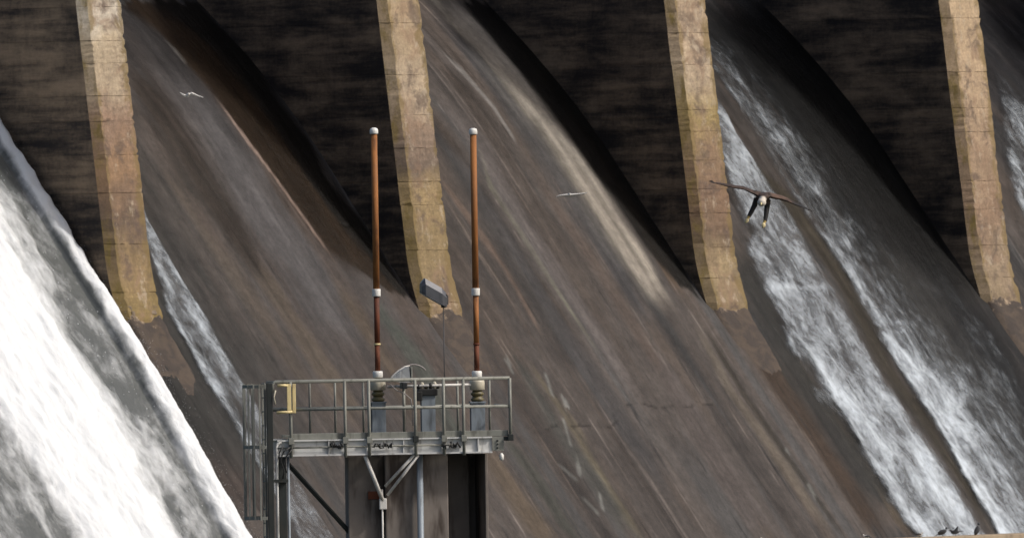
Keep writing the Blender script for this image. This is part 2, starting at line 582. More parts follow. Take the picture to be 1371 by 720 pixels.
stain_shade([(880, 480), (960, 610), (1030, 720)], [30, 40, 40], (0.098, 0.086, 0.082), 0.7, 0.5)
stain_shade([(930, 430), (978, 523), (1045, 620), (1112, 715)], [8, 12, 14, 14], (0.12, 0.103, 0.083), 0.6, 0.7)
stain_shade([(945, 440), (1000, 535), (1130, 720)], [7, 8, 8], (0.040, 0.034, 0.026), 0.8, 0.5)
stain_shade([(1015, 455), (1080, 560), (1180, 720)], [34, 30, 24], (0.045, 0.030, 0.020), 0.9, 0.7)
stain_shade([(1035, 455), (1090, 540), (1200, 715)], [16, 22, 22], (0.125, 0.102, 0.088), 0.8, 0.4)
stain_shade([(1060, 470), (1130, 580), (1215, 715)], [12, 14, 14], (0.10, 0.078, 0.054), 0.8, 0.4)
# below the second pier
stain_shade([(590, 410), (620, 455), (655, 510)], [40, 34, 20], (0.065, 0.045, 0.034), 0.8, 0.6)
# pier shadow bands painted into the colour over wet black staining, pale edge line
stain_shade([(200, -5), (273, 60), (311, 104), (402, 235), (474, 335), (540, 400)], [98, 93, 86, 70, 62, 10], (0.019, 0.012, 0.007), 0.95, 0.3, 0.02, 0.3)
stain_shade([(225, -5), (300, 60), (345, 115), (424, 235), (500, 335), (545, 400)], [70, 48, 44, 34, 26, 8], (0.009, 0.008, 0.007), 0.93, 0.3, 0.02, 0.6)
stain_shade([(296, 140), (330, 187), (366, 234), (402, 284), (440, 338)], [3, 4, 4, 5, 3], (0.24, 0.18, 0.15), 0.75, 0.8, 0.15, 0.7)
stain_shade([(638, -5), (692, 67), (752, 140), (818, 235), (882, 330), (926, 392)], [54, 48, 48, 46, 40, 16], (0.009, 0.008, 0.007), 0.96, 0.35, 0.02, 0.4)
# third chute, wet
stain_shade([(965, -5), (1050, 100), (1160, 260), (1290, 460), (1420, 660)], [260, 250, 230, 210, 190], (0.010, 0.010, 0.010), 0.97, 0.15)
stain_shade([(970, 185), (1055, 267), (1119, 364), (1176, 471), (1247, 577), (1335, 720)], [10, 22, 24, 22, 24, 24], (0.038, 0.032, 0.023), 0.95, 0.15)
stain_shade([(985, 330), (1060, 480), (1190, 690)], [40, 50, 46], (0.026, 0.026, 0.024), 0.9, 0.3)
stain_shade([(1180, 330), (1290, 500), (1400, 680)], [50, 80, 90], (0.040, 0.038, 0.035), 0.75, 0.4)
stain_shade([(990, -5), (1080, 90), (1165, 215), (1245, 335), (1298, 402)], [200, 180, 140, 90, 30], (0.006, 0.006, 0.006), 0.95, 0.4)  # pier's shadow band painted near black over the wet surface
# faint lime marks left by trickles
for p_, q_, w_ in [((750, 622), (776, 646), 5), ((771, 612), (777, 645), 5), ((783, 668), (805, 692), 5), ((802, 660), (808, 690), 5), ((756, 570), (763, 592), 5),
                   ((732, 508), (737, 524), 6), ((754, 532), (760, 548), 8), ((676, 478), (682, 490), 7), ((1048, 595), (1056, 612), 6), ((1080, 645), (1090, 664), 6)]:
    stain_shade([p_, q_], w_, (0.17, 0.17, 0.16), 0.75, 0.6, 0.2)
# far chute, wet
stain_shade([(1320, -5), (1450, 150), (1560, 330)], [300, 300, 300], (0.018, 0.018, 0.02), 0.95, 0.2)
# leftmost chute under the torrent, wet
stain_shade([(-120, 60), (60, 350), (250, 650)], [400, 400, 400], (0.03, 0.03, 0.028), 0.9, 0.2)

CRACKS = [([(728, 573), (760, 570), (800, 569), (835, 564)], 2.4), ([(822, 548), (860, 541), (905, 544), (955, 541)], 2.6),
          ([(455, 300), (470, 299)], 1.5)]


def chute(k):
    x0 = PIER_W / 2 + (k - 1) * PITCH_X - PITCH_X * 0
    x1 = x0 + PITCH_X
    xs = np.linspace(x0, x1, 216)
    zs = np.concatenate([np.linspace(-11.5, 12.2, 340), np.linspace(12.3, 13.6, 8)])
    X, Z = np.meshgrid(xs, zs)
    Sx = arc(Z)
    wob = (fbm(X * 0.3, Sx * 0.12, 5 + k, 3) - 0.5) * 0.7       # slow sideways wander of the streaks
    Xw = X + wob * 0.6
    n1 = fbm(Xw * 0.9, Sx * 0.035, 20 + k, 4)
    n2 = fbm(Xw * 3.2, Sx * 0.09, 40 + k, 4)
    n3 = fbm(X * 0.35, Sx * 0.3, 60 + k, 4)
    n4 = fbm(Xw * 1.4, Sx * 0.05, 80 + k, 3)
    n6 = fbm(X * 1.1, Sx * 0.9, 95 + k, 5, 0.6)
    n5 = fbm(Xw * 6.0, Sx * 0.3, 90 + k, 4)
    rl = fbm(Xw * 1.7, Sx * 0.028, 150 + k, 3)
    thin = sstep(0.965, 0.995, 1 - np.abs(2 * rl - 1)) * sstep(0.45, 0.65, fbm(X * 0.8, Sx * 0.12, 160 + k, 3))
    rl2 = fbm(Xw * 2.1, Sx * 0.03, 170 + k, 3)
    thin2 = sstep(0.96, 0.995, 1 - np.abs(2 * rl2 - 1)) * sstep(0.45, 0.65, fbm(X * 0.8, Sx * 0.1, 180 + k, 3))
    f = -0.35 + 1.5 * n1 + 0.4 * n2 + 0.45 * n3 + 0.2 * n5 + 0.35 * n6
    C = BASE[None, None, :] * f[..., None]
    warm = sstep(0.52, 0.72, n4)[..., None]
    C = C * (1 - warm) + C * np.array([1.04, 0.985, 0.93]) * warm
    cool = sstep(0.48, 0.28, n4)[..., None]
    C = C * (1 - cool) + C * np.array([0.88, 0.97, 1.04]) * cool
    C = C * (1 + 1.0 * thin - 0.55 * thin2)[..., None]
    rg = fbm(X * 2.5, Sx * 0.5, 100 + k, 4)
    rg2 = fbm(X * 1.0, Sx * 0.22, 120 + k, 4)
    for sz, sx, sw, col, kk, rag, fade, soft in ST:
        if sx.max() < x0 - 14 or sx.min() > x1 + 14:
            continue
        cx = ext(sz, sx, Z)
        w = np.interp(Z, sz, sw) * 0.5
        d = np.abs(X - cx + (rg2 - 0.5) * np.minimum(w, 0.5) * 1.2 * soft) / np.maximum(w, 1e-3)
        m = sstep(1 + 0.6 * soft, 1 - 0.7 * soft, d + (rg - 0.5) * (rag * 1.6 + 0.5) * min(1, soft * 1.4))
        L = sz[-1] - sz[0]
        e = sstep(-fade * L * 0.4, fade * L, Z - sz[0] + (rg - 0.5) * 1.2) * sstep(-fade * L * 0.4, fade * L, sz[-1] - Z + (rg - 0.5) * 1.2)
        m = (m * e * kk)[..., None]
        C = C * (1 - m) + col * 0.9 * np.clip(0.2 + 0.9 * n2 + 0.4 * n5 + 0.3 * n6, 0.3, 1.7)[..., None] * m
    lum = C.mean(-1)
    rough = 0.42 + 0.4 * sstep(0.03, 0.09, lum)
    h = (n2 - 0.5) * 0.03 + (n1 - 0.5) * 0.05 + (fbm(X * 2, Sx * 2, 140 + k, 3) - 0.5) * 0.012
    for pts, wpx in CRACKS:
        hh = [hit(*p) for p in pts]
        cz = np.interp(X, [a[0] for a in hh], [a[1] for a in hh]) + (fbm(X * 1.2, X * 0, 9, 4) - 0.5) * 0.3
        inside = (X > hh[0][0]) & (X < hh[-1][0])
        m = inside * sstep(1.0, 0.3, np.abs(Z - cz) / (wpx / 37.0)) * sstep(0.3, 0.6, fbm(X * 2.5, Z * 0, 33, 3))
        h -= 0.03 * m
        C = C * (1 - 0.45 * m[..., None])
    # construction joint between the monoliths, a shallow recessed line down the chute
    Y = YC(Z)
    nrm = 1 / np.sqrt(1 + YCp(Z) ** 2)
    P = np.stack([X, Y - h * nrm, Z + h * nrm * YCp(Z)], -1)
    A = np.concatenate([C, rough[..., None]], -1)
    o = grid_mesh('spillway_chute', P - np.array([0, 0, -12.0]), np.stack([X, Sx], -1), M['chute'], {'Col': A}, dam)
    return o


for k in (-1, 0, 1, 2, 3):
    chute(k)

# end sill at the toe of the spillway (birds perch on it)
e0 = at(1200, 718.5, 478)
SILL_Y = -10.6
t_ = (SILL_Y - CAM[1]) / ray(1290, 717)[1]
SILL_Z = (CAM + ray(1290, 717) * t_)[2]
sill = empty('toe_wall', (15, SILL_Y, -14))
tag(sill, 'low tan concrete wall along the foot of the spillway where small birds perch', 'wall')
for i in range(12):
    xa = -45 + i * 7.5
    MB().box(xa + 0.012, xa + 7.488, 0, 1.1, 0, SILL_Z + 14 + random.uniform(-0.006, 0.006), 0.03).build('wall_block', M['sill'], sill)

# river far below the frame
tr = NT('river_water')
tr.p(Base_Color=(0.03, 0.04, 0.035, 1), Roughness=0.15)
tr.bump(tr.noise(tr.pos(), 0.8, 4), 0.5, 0.2)
rv = MB().add([(-6000, -6000, -13), (6000, -6000, -13), (6000, 6000, -13), (-6000, 6000, -13)], [(0, 1, 2, 3)]).build('river', tr.m)
tag(rv, kind='structure')


# ------------------------------------------------------------------ piers
def nose_y(z):
    return 0.145 * z - 0.3 * max(0.0, min(1.0, (1.4 - z) / 1.8)) ** 1.5


def pier(x0, label, tints, sidea, seed):
    r = random.Random(seed)
    root = empty('spillway_pier', (x0, 0, -1.3))
    tag(root, label, 'pier', 'concrete piers dividing the spillway')
    CH = 0.28
    z = -1.3
    li = 0
    while z < 15.5:
        hgt = r.choice((0.85, 1.15, 1.35, 1.6, 1.9)) * r.uniform(0.92, 1.08)
        z1 = z + hgt
        off = r.uniform(-0.012, 0.012)
        rows = [0, 0.010, 0.12, 0.25, 0.38, 0.5, 0.62, 0.75, 0.88, 0.990, 1.0]
        rings = []
        NN = 10
        ncorner = None
        for ri, t in enumerate(rows):
            zz = z + 0.0015 + t * (hgt - 0.003)
            ins = r.uniform(0.003, 0.014) if ri in (0, len(rows) - 1) else 0.0
            yf = nose_y(zz) + off + ins
            jl, jr = r.uniform(-0.006, 0.006), r.uniform(-0.014, 0.014) - (r.uniform(0.03, 0.1) if r.random() < 0.2 else 0)
            ring = [(ins, 20, zz), (ins, yf + 9.0, zz), (ins + jl, yf + CH + jl, zz), (CH + ins * 0.5 + jl + r.choice((0, 0, 0, 0.03, 0.06)), yf + r.uniform(-0.015, 0.02), zz)]
            for j in range(1, NN):
                u = j / NN
                ring.append((CH + (PIER_W - 2 * CH) * u, yf + r.uniform(-0.014, 0.014), zz))
            ring += [(PIER_W - CH * 0.6 - ins * 0.5 + jr, yf + r.uniform(-0.01, 0.02), zz), (PIER_W - ins + jr, yf + CH * 0.6, zz), (PIER_W - ins, 20, zz)]
            rings.append(ring)
        n = len(rings[0])
        vs = [v for q in rings for v in q]
        fs, ms, us = [], [], []
        for i in range(len(rings) - 1):
            for kx in range(n):
                k2 = (kx + 1) % n
                fs.append((i * n + kx, i * n + k2, (i + 1) * n + k2, (i + 1) * n + kx))
                if kx <= 1 or kx >= n - 2: m_ = 1
                elif kx == 2 or kx == n - 3: m_ = 2
                else: m_ = 0
                ms.append(m_)
                ua = (kx - 3) / NN
                us.append([ua, ua + 1 / NN, ua + 1 / NN, ua])
        fs += [tuple(range(n - 1, -1, -1)), tuple((len(rings) - 1) * n + q for q in range(n))]
        ms += [1, 1]
        me = bpy.data.meshes.new('concrete_lift')
        me.from_pydata([(a, b, c + 1.3) for a, b, c in vs], [], fs)
        for mm in ('nose', 'side', 'chamfer'):
            me.materials.append(M[mm])
        me.polygons.foreach_set('material_index', ms)
        uvl = me.uv_layers.new(name='UVMap')
        q = 0
        for fi, f in enumerate(fs):
            for j in range(len(f)):
                if fi < len(us):
                    uvl.data[q].uv = (us[fi][j], vs[f[j]][2])
                q += 1
        bm = bmesh.new()
        bm.from_mesh(me)
        bmesh.ops.recalc_face_normals(bm, faces=bm.faces[:])
        bm.to_mesh(me)
        bm.free()
        lv = 1 + r.uniform(-0.07, 0.07)
        va = np.array(vs)
        zw = va[:, 2] + (fbm(va[:, 0] * 1.5 + seed, va[:, 2] * 1.2, seed, 3) - 0.5) * 2.0
        zs_, cs_ = [t[0] for t in tints], np.array([t[1] for t in tints])
        tc_ = np.stack([(np.interp(zw, zs_, cs_[:, i]) * 0.92 + 0.08 * np.interp(zw, zs_, cs_.mean(1) * (1.06, 1.0, 0.86)[i])) * lv * (0.93, 0.90, 0.87)[i] for i in range(3)] + [np.ones(len(va))], -1)
        ta = me.attributes.new('tint', 'FLOAT_COLOR', 'POINT')
        ta.data.foreach_set('color', tc_.reshape(-1).astype(np.float32))
        o = bpy.data.objects.new('concrete_lift', me)
        COL.objects.link(o)
        o.parent = root
        zc = (z + z1) / 2
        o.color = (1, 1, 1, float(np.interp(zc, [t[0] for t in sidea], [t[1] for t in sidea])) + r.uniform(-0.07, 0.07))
        z = z1
        li += 1
    # low fairing running on down the slope from the nose
    nu, nv = 26, 60
    u = np.linspace(0, 1, nu)
    v = np.linspace(0, 1, nv)
    U, V = np.meshgrid(u, v)
    Z = -0.12 - V * 4.2
    prof = np.clip(np.minimum(U, 1 - U) * 7, 0, 1) ** 0.6
    nz = fbm(U * 5 + seed, V * 8, seed, 4)
    hgt = 0.26 * (1 - V) ** 1.5 * prof * (0.6 + 0.8 * nz) * (0.35 + 1.3 * fbm(U * 2.2 + seed, V * 1.5, seed + 3, 3)) - 0.05
    hgt = np.where(V < 0.02, -0.1, hgt)
    Y = YC(Z)
    nn = 1 / np.sqrt(1 + 0.86 ** 2)
    P = np.stack([0.12 + U * (PIER_W - 0.2) + (nz - 0.5) * 0.12, Y - hgt * nn, Z + hgt * nn * 0.86 + 1.3], -1)
    grid_mesh('base_fairing', P, np.stack([U, V], -1), M['fairing'], {'pale': 0.46 - V * 1.5}, root)
    rb = MB()
    for q in range(16):
        uu, vv = r.uniform(0.05, 0.95), r.random() * 0.10
        i, j = int(vv * (nv - 1)), int(uu * (nu - 1))
        c0 = Vector(P[i, j])
        sz = r.uniform(0.03, 0.085) * (1.2 - vv)
        rot = Matrix.Rotation(r.uniform(0, 6), 3, 'X') @ Matrix.Rotation(r.uniform(0, 6), 3, 'Y')
        vs_ = [c0 + rot @ (Vector((a, b, c)) * sz * r.uniform(0.6, 1.3)) for c in (-1, 1) for b in (-1, 1) for a in (-1, 1)]
        rb.add(vs_, [(0, 2, 3, 1), (4, 5, 7, 6), (0, 1, 5, 4), (2, 6, 7, 3), (0, 4, 6, 2), (1, 3, 7, 5)])
    tag(rb.build('broken_concrete', M['rubble'], root), kind='stuff')
    return root


TAN, GREY, PINK, MUST, DARK = (0.40, 0.32, 0.225), (0.40, 0.36, 0.30), (0.27, 0.18, 0.125), (0.22, 0.16, 0.055), (0.13, 0.09, 0.065)
pier(-15, 'leftmost pier, pale grey at the top and mustard stained at the foot beside white water',
     [(-0.5, MUST), (1.2, (0.27, 0.19, 0.09)), (3.0, DARK), (4.5, (0.29, 0.18, 0.10)), (6.5, PINK), (7.6, TAN), (9.3, (0.44, 0.36, 0.25)), (10.2, (0.54, 0.49, 0.41))],
     [(0, -0.7), (2.5, -0.5), (3.6, 0.1), (6, 0.05), (8, 0.15), (11, 0.2)], 11)
pier(0, 'tan pier directly behind the two rust poles with a lamp before its foot',
     [(-0.5, (0.23, 0.165, 0.095)), (1, (0.27, 0.20, 0.10)), (3.6, (0.30, 0.22, 0.11)), (4.8, (0.15, 0.115, 0.09)), (6, (0.27, 0.195, 0.14)), (7.6, TAN), (10, (0.42, 0.32, 0.2))],
     [(0, -0.6), (4, -0.5), (8, -0.3), (11, -0.15)], 22)
pier(15, 'tan pier just left of the flying eagle with white streaked foot',
     [(-0.5, (0.24, 0.18, 0.10)), (0.6, (0.31, 0.235, 0.13)), (1.8, (0.16, 0.11, 0.07)), (3.5, (0.21, 0.13, 0.08)), (5, (0.26, 0.175, 0.105)), (6.5, (0.33, 0.25, 0.1)), (8, TAN), (10.5, (0.42, 0.32, 0.22))],
     [(0, -0.5), (3, 0.0), (5, -0.35), (8, -0.25), (11, -0.15)], 33)
pier(30, 'rightmost visible pier, tan nose at the right edge beyond the eagle',
     [(-0.5, (0.23, 0.175, 0.11)), (1, (0.31, 0.235, 0.155)), (3, (0.24, 0.16, 0.105)), (5, (0.36, 0.26, 0.17)), (10.5, (0.44, 0.33, 0.21))],
     [(0, -0.45), (4, -0.25), (6.6, 0.15), (8, -0.3), (11, -0.15)], 44)
pier(45, 'pier beyond the right edge of the picture with only its dark side near the frame',
     [(-0.5, TAN), (10.5, TAN)], [(0, -0.2), (11, -0.1)], 55)


# ------------------------------------------------------------------ falling water
def sheet(name, lpts, rpts, z0, z1, nc, nr, mat, fdens, fh):
    lz, lx = line(lpts)
    rz, rx = line(rpts)
    zs = np.linspace(z0, z1, nr)
    T, Z = np.meshgrid(np.linspace(0, 1, nc), zs)
    XL = ext(lz, lx, Z)
    XR = ext(rz, rx, Z)
    X = XL + (XR - XL) * T
    Sx = arc(Z)
    d = fdens(X, Z, Sx, T)
    h = fh(X, Z, Sx, T, d)
    nn = 1 / np.sqrt(1 + YCp(Z) ** 2)
    P = np.stack([X, YC(Z) - h * nn, Z + h * nn * YCp(Z)], -1)
    o = grid_mesh(name, P, np.stack([X, Sx], -1), mat, {'dens': d})
    return tag(o, kind='structure')


# torrent in the leftmost chute
coreR = line([(-60, 190), (0, 292), (60, 388), (110, 470), (160, 562), (204, 645), (240, 720)])
coreL = line([(-100, 408), (0, 560), (62, 650), (114, 726)])
ropeR = line([(-60, 85), (0, 176), (60, 268), (150, 411), (205, 500), (265, 602), (332, 722)])
ropeW = line([(0, 176), (332, 722)])


def td(X, Z, Sx, T):
    n = fbm(X * 1.1, Sx * 0.35, 301, 4)
    n2 = fbm(X * 0.6, Sx * 0.2, 305, 4)
    cr = ext(*coreR, Z) + (n - 0.5) * 1.6
    cl = ext(*coreL, Z) + (n2 - 0.5) * 1.2
    core = sstep(0.9, -1.3, X - cr) * sstep(-1.2, 0.5, X - cl)
    lace = sstep(2.4, 0.0, X - cr) * (X > cr - 1) * (0.16 + 0.38 * sstep(0.4, 0.62, n))
    rr = ext(*ropeR, Z)
    w = 0.6 + (9 - Z) * 0.036
    nh = fbm(X * 5, Sx * 1.8, 307, 4)
    rope = sstep(0.10, -0.30, X - rr + (n - 0.5) * 0.12 + (nh - 0.5) * 0.5) * sstep(-1.15, -0.6, (X - rr) / w + (n - 0.5) * 0.5)
    left = sstep(0.3, -0.5, X - cl) * (0.08 + 0.55 * sstep(0.52, 0.74, n))
    film = 0.17 * sstep(0.1, -0.1, X - rr)
    d = np.maximum.reduce([core * (0.75 + 1.1 * fbm(X * 0.9, Sx * 0.16, 333, 4)), lace, rope * 1.1, left * 0.75, film])
    return d


def th(X, Z, Sx, T, d):
    rr = ext(*ropeR, Z)
    w = 0.6 + (9 - Z) * 0.036
    t = np.clip((X - rr) / w, -1, 0)
    rope = 0.34 * np.sqrt(np.clip(np.sin(-t * math.pi), 0, 1))
    n = fbm(X * 1.3, Sx * 0.5, 311, 5)
    n2 = fbm(X * 4, Sx * 1.6, 321, 4)
    core = np.clip(d * 0.7 - 0.1, 0, 1) * (0.22 + 0.3 * n)
    return 0.05 + np.maximum(rope + 0.1 * n2 * (t < 0) * (t > -1), core * (X < rr - w * 0.9)) + (n2 - 0.5) * 0.12 * np.clip(d * 1.4, 0.1, 1)


sheet('water', [(-330, 411), (8, 960)], [(-58, 85), (2, 176), (62, 268), (152, 411), (208, 500), (268, 602), (336, 722)],
      -10.8, 9.5, 300, 420, M['torrent'], td, th)


# narrow stream hugging the right side of the leftmost pier
def sd(lo, hi, seed, boost=None, edge=0.16, ra=0.14, rb=0.14):
    def f(X, Z, Sx, T):
        n = fbm(X * 1.6, Sx * 0.35, seed, 4)
        n2 = fbm(X * 0.8, Sx * 0.12, seed + 7, 3)
        n3 = fbm(X * 0.9, Sx * 0.45, seed + 11, 4)
        e = sstep(0.0, edge, T + (n3 - 0.6) * ra) * sstep(0.0, edge, 1 - T + (n3 - 0.6) * rb)
        d = e * (lo + (hi - lo) * sstep(0.3, 0.7, n * 0.6 + n2 * 0.4))
        if boost is not None:
            d = d * boost(X, Z, T, n)
        return d
    return f


def sh(base, amp, seed):
    def f(X, Z, Sx, T, d):
        n = fbm(X * 2.2, Sx * 0.8, seed, 4)
        return 0.02 + base * np.clip(d, 0, 1) + amp * (n - 0.35) * np.clip(d * 1.5, 0, 1)
    return f


sheet('water', [(168, 270), (198, 345), (222, 425), (252, 482), (325, 604), (400, 726)],
      [(190, 270), (201, 298), (258, 392), (312, 480), (387, 612), (455, 726)], -10.2, 4.2, 70, 300, M['stream'],
      sd(0.55, 0.95, 401), sh(0.06, 0.12, 402))


# stream beside the third pier
jump = hit(1075, 383)[1]


def b1(X, Z, T, n):
    top = 0.8 + 0.25 * sstep(0.5, -0.25, Z - jump + (n - 0.5) * 1.2 + (T - 0.5) * 0.6)
    crest = 1 + 0.18 * np.exp(-((Z - jump + 0.1) / 0.14) ** 2)
    return top * crest * sstep(8.5, 6.3, Z)


sheet('water', [(940, 130), (956, 185), (972, 290), (1012, 400), (1072, 500), (1135, 610), (1203, 722)],
      [(962, 130), (989, 180), (1059, 278), (1121, 375), (1179, 478), (1250, 585), (1335, 722)], -10.0, 7.2, 150, 380, M['stream'],
      sd(0.7, 1.05, 501, b1, 0.2, 0.34, 0.06), sh(0.08, 0.16, 502))


def b2(X, Z, T, n):
    return (0.3 + 0.3 * sstep(2, -4, Z) + 1.0 * sstep(0.66, 0.1, T + (n - 0.5) * 0.5) - 0.28 * sstep(0.3, 0.75, T) * sstep(-3, 3, Z)) * sstep(11.0, 7.5, Z + 1.0 * (n - .5)) * (0.75 + 0.25 * sstep(2, -4, Z))


sheet('water', [(934, 50), (953, 100), (1053, 260), (1119, 356), (1175, 462), (1247, 570), (1332, 722)],
      [(1020, 50), (1060, 95), (1185, 235), (1290, 390), (1400, 560), (1500, 722)], -10.2, 10.2, 170, 420, M['stream'],
      sd(0.5, 0.95, 601, b2, 0.07, 0.05, 0.3), sh(0.06, 0.14, 602))


# far right chute
def b4(X, Z, T, n):
    return 0.95 * sstep(8.8, 6.0, Z)


sheet('water', [(1330, 110), (1340, 200), (1352, 300), (1380, 400), (1450, 520)],
      [(1365, 110), (1420, 200), (1480, 300), (1545, 400), (1620, 520)], -4.0, 8.5, 80, 220, M['stream'],
      sd(0.45, 0.9, 701, b4), sh(0.07, 0.14, 702))


# loose flecks of foam and spray
def blob(mb, c, ax, ay, az, L, W_, T_):
    vs = []
    for sgn in (-1, 1):
        vs.append([c[i] + ay[i] * L * sgn for i in range(3)])
    for k in range(4):
        a = k * math.pi / 2 + 0.4
        vs.append([c[i] + ax[i] * W_ * math.cos(a) + az[i] * T_ * math.sin(a) for i in range(3)])
    fs = []
    for k in range(4):
        p, q = 2 + k, 2 + (k + 1) % 4
        fs += [(0, q, p), (1, p, q)]
    mb.add(vs, fs)


def on_chute(X, Z, h):
    p = float(YCp(Z))
    n = 1 / math.sqrt(1 + p * p)
    return (X, float(YC(Z)) - h * n, Z + h * n * p), (0, p * n, n), (0, -n, p * n)


tf = NT('white_foam')
tf.p(Base_Color=(0.7, 0.72, 0.73, 1), Roughness=0.7)
sp = MB()
for i in range(1300):                    # droplets thrown off the edge of the torrent
    z = random.uniform(-10.5, 9)
    rr = float(ext(*ropeR, np.array(z)))
    off = abs(random.gauss(0, 0.28)) * (1.2 - z * 0.05)
    c, ay, az = on_chute(rr + off - 0.15, z, random.uniform(0.02, 0.4))
    s_ = random.uniform(0.003, 0.009)
    blob(sp, c, (1, 0, 0), ay, az, s_ * 1.6, s_, s_)
for i in range(150):
    z = random.uniform(-10.5, 9)
    rr = float(ext(*coreR, np.array(z)))
    c, ay, az = on_chute(rr + random.gauss(0.4, 0.7), z, random.uniform(0.1, 0.7))
    s_ = random.uniform(0.008, 0.02)
    blob(sp, c, (1, 0, 0), ay, az, s_ * 2, s_, s_)
tag(sp.build('spray_droplets', tf.m), kind='stuff')

# ------------------------------------------------------------------ service platform
PD = 275.0
PS = FPX / PD
PSI = R(8)
PA = at(520, 600, PD)
Fh = np.array([math.sin(YAW), math.cos(YAW), 0])
xa = R0 * math.cos(PSI) + Fh * math.sin(PSI)
PROT = math.atan2(xa[1], xa[0])
RIVER = -13.0 - PA[2]


def LP(px, py, y=0.0):
    dx, up = px - 520, 600 - py
    c, s = math.cos(ROLL), math.sin(ROLL)
    X = (dx * c + up * s) / PS
    Zl = (-dx * s + up * c) / PS
    return ((X + y * math.sin(PSI)) / math.cos(PSI), y, Zl)


def lx(px, py, y=0.0): return LP(px, py, y)[0]
def lz(px, py, y=0.0): return LP(px, py, y)[2]


plat = empty('service_platform', PA, PROT)
tag(plat, 'grey steel service platform with pipe railing, caged ladder and yellow gate', 'platform')
BACK = 1.9
zt, zm = lz(520, 508.5), lz(520, 546)
zdk, zb0 = lz(520, 580), lz(520, 607.5)
xL, xR = lx(365, 512), lx(682, 505)
# rails front and back
MB().tube([(xL, 0, zt - 0.25), (xL, 0, zt - 0.06), (xL + 0.06, 0, zt), (xR, 0, zt)], 0.038, 10).build('top_rail', M['rail'], plat, True)
MB().tube([(xL, 0, zm), (xR - 0.02, 0, zm)], 0.034, 10).build('mid_rail', M['rail'], plat, True)
MB().tube([(xL + 0.1, BACK, zt - 0.03), (xR - 0.3, BACK, zt - 0.03)], 0.03, 8).build('top_rail', M['rail'], plat, True)
MB().tube([(xL + 0.1, BACK, zm), (xR - 0.3, BACK, zm)], 0.028, 8).build('mid_rail', M['rail'], plat, True)
MB().tube([(xR - 0.06, 0.06, zm), (xR - 0.06, BACK, zm)], 0.028, 8).build('end_rail', M['rail'], plat, True)
for px in (389.5, 462, 494, 556, 594, 620.5, 683):
    x = lx(px, 560)
    z0 = zb0 - 0.05 if px < 683 else zdk - 0.12
    MB().tube([(x, -0.02, z0), (x, -0.02, zt)], 0.034, 8).build('rail_post', M['rail'], plat, True)
    MB().box(x - 0.06, x + 0.06, -0.075, 0.02, zdk - 0.2, zdk - 0.06, 0.008).build('post_bracket', M['dark' if px in (556, 683) else 'rail'], plat)
for px in (413, 447, 485, 540, 612, 655):
    x = lx(px, 530, BACK)
    MB().tube([(x, BACK, zdk), (x, BACK, zt - 0.03)], 0.026, 8).build('rail_post', M['rail'], plat, True)
# deck: bearing bars of the grating and an edge channel
xd0, xd1 = lx(391, 580), lx(681, 576)
MB().box(xd0, xd1, 0.03, 0.09, zdk - 0.10, zdk + 0.03, 0.01).build('toe_board', M['rail'], plat)
dk = MB()
for i in range(34):
    yy = 0.12 + i * (BACK - 0.1) / 34
    dk.box(xd0, xd1, yy, yy + 0.012, zdk - 0.07, zdk - 0.02)
o = dk.build('deck_grating', M['rail'], plat)
# girders
gx0, gx1 = lx(372, 600), lx(659, 600)
for yy, nm in ((0.06, 'front'), (BACK - 0.1, 'back')):
    g = MB()
    g.box(gx0, gx1, yy, yy + 0.02, zb0, zdk - 0.1)
    g.box(gx0, gx1, yy - 0.07, yy - 0.002, zb0 - 0.012, zb0 + 0.022)
    g.box(gx0, gx1, yy - 0.07, yy - 0.002, zdk - 0.135, zdk - 0.103)
    g.build('girder', M['beam'], plat)
ga = zb0 + 0.17
MB().tube([(gx0, 0.0, ga), (gx0 + 1.1, -0.01, ga + 0.005), (gx1 - 0.8, 0.0, ga + 0.01)], 0.02, 8).build('conduit', M['rail'], plat, True)
for xx in np.linspace(gx0 + 0.3, gx1 - 0.3, 6):
    MB().box(xx - 0.012, xx + 0.012, 0.0, 0.058, zb0 + 0.024, zdk - 0.137).build('stiffener', M['beam'], plat)
cp = MB().box(gx1 + 0.004, gx1 + 0.26, 0.02, 0.06, zb0 + 0.03, zdk - 0.11, 0.005).build('connection_plate', M['rail'], plat)
for k in range(3):
    MB().lathe([(0.022, 0), (0.022, 0.03), (0.012, 0.036)], 0, 0, 6).build('bolt', M['dark'], cp).matrix_local = \
        Matrix.Translation((gx1 + 0.12, 0.02, zb0 + 0.1 + 0.075 * k)) @ Matrix.Rotation(R(90), 4, 'X')
MB().box(gx1 + 0.27, xR, 0.0, 0.12, zdk - 0.2, zdk - 0.11, 0.01).build('end_bracket', M['dark'], plat)
MB().lathe([(0.02, -0.16), (0.045, -0.15), (0.05, -0.05), (0.02, 0)], lx(672, 615), 0.05, 10).build('hanging_fitting', M['white'], plat, True).location = (0, 0, zb0 - 0.02)
for xx in np.linspace(gx0 + 0.5, gx1 - 0.4, 5):
    MB().box(xx - 0.05, xx + 0.05, 0.085, BACK - 0.18, zb0 + 0.05, zdk - 0.12).build('cross_beam', M['beam'], plat)
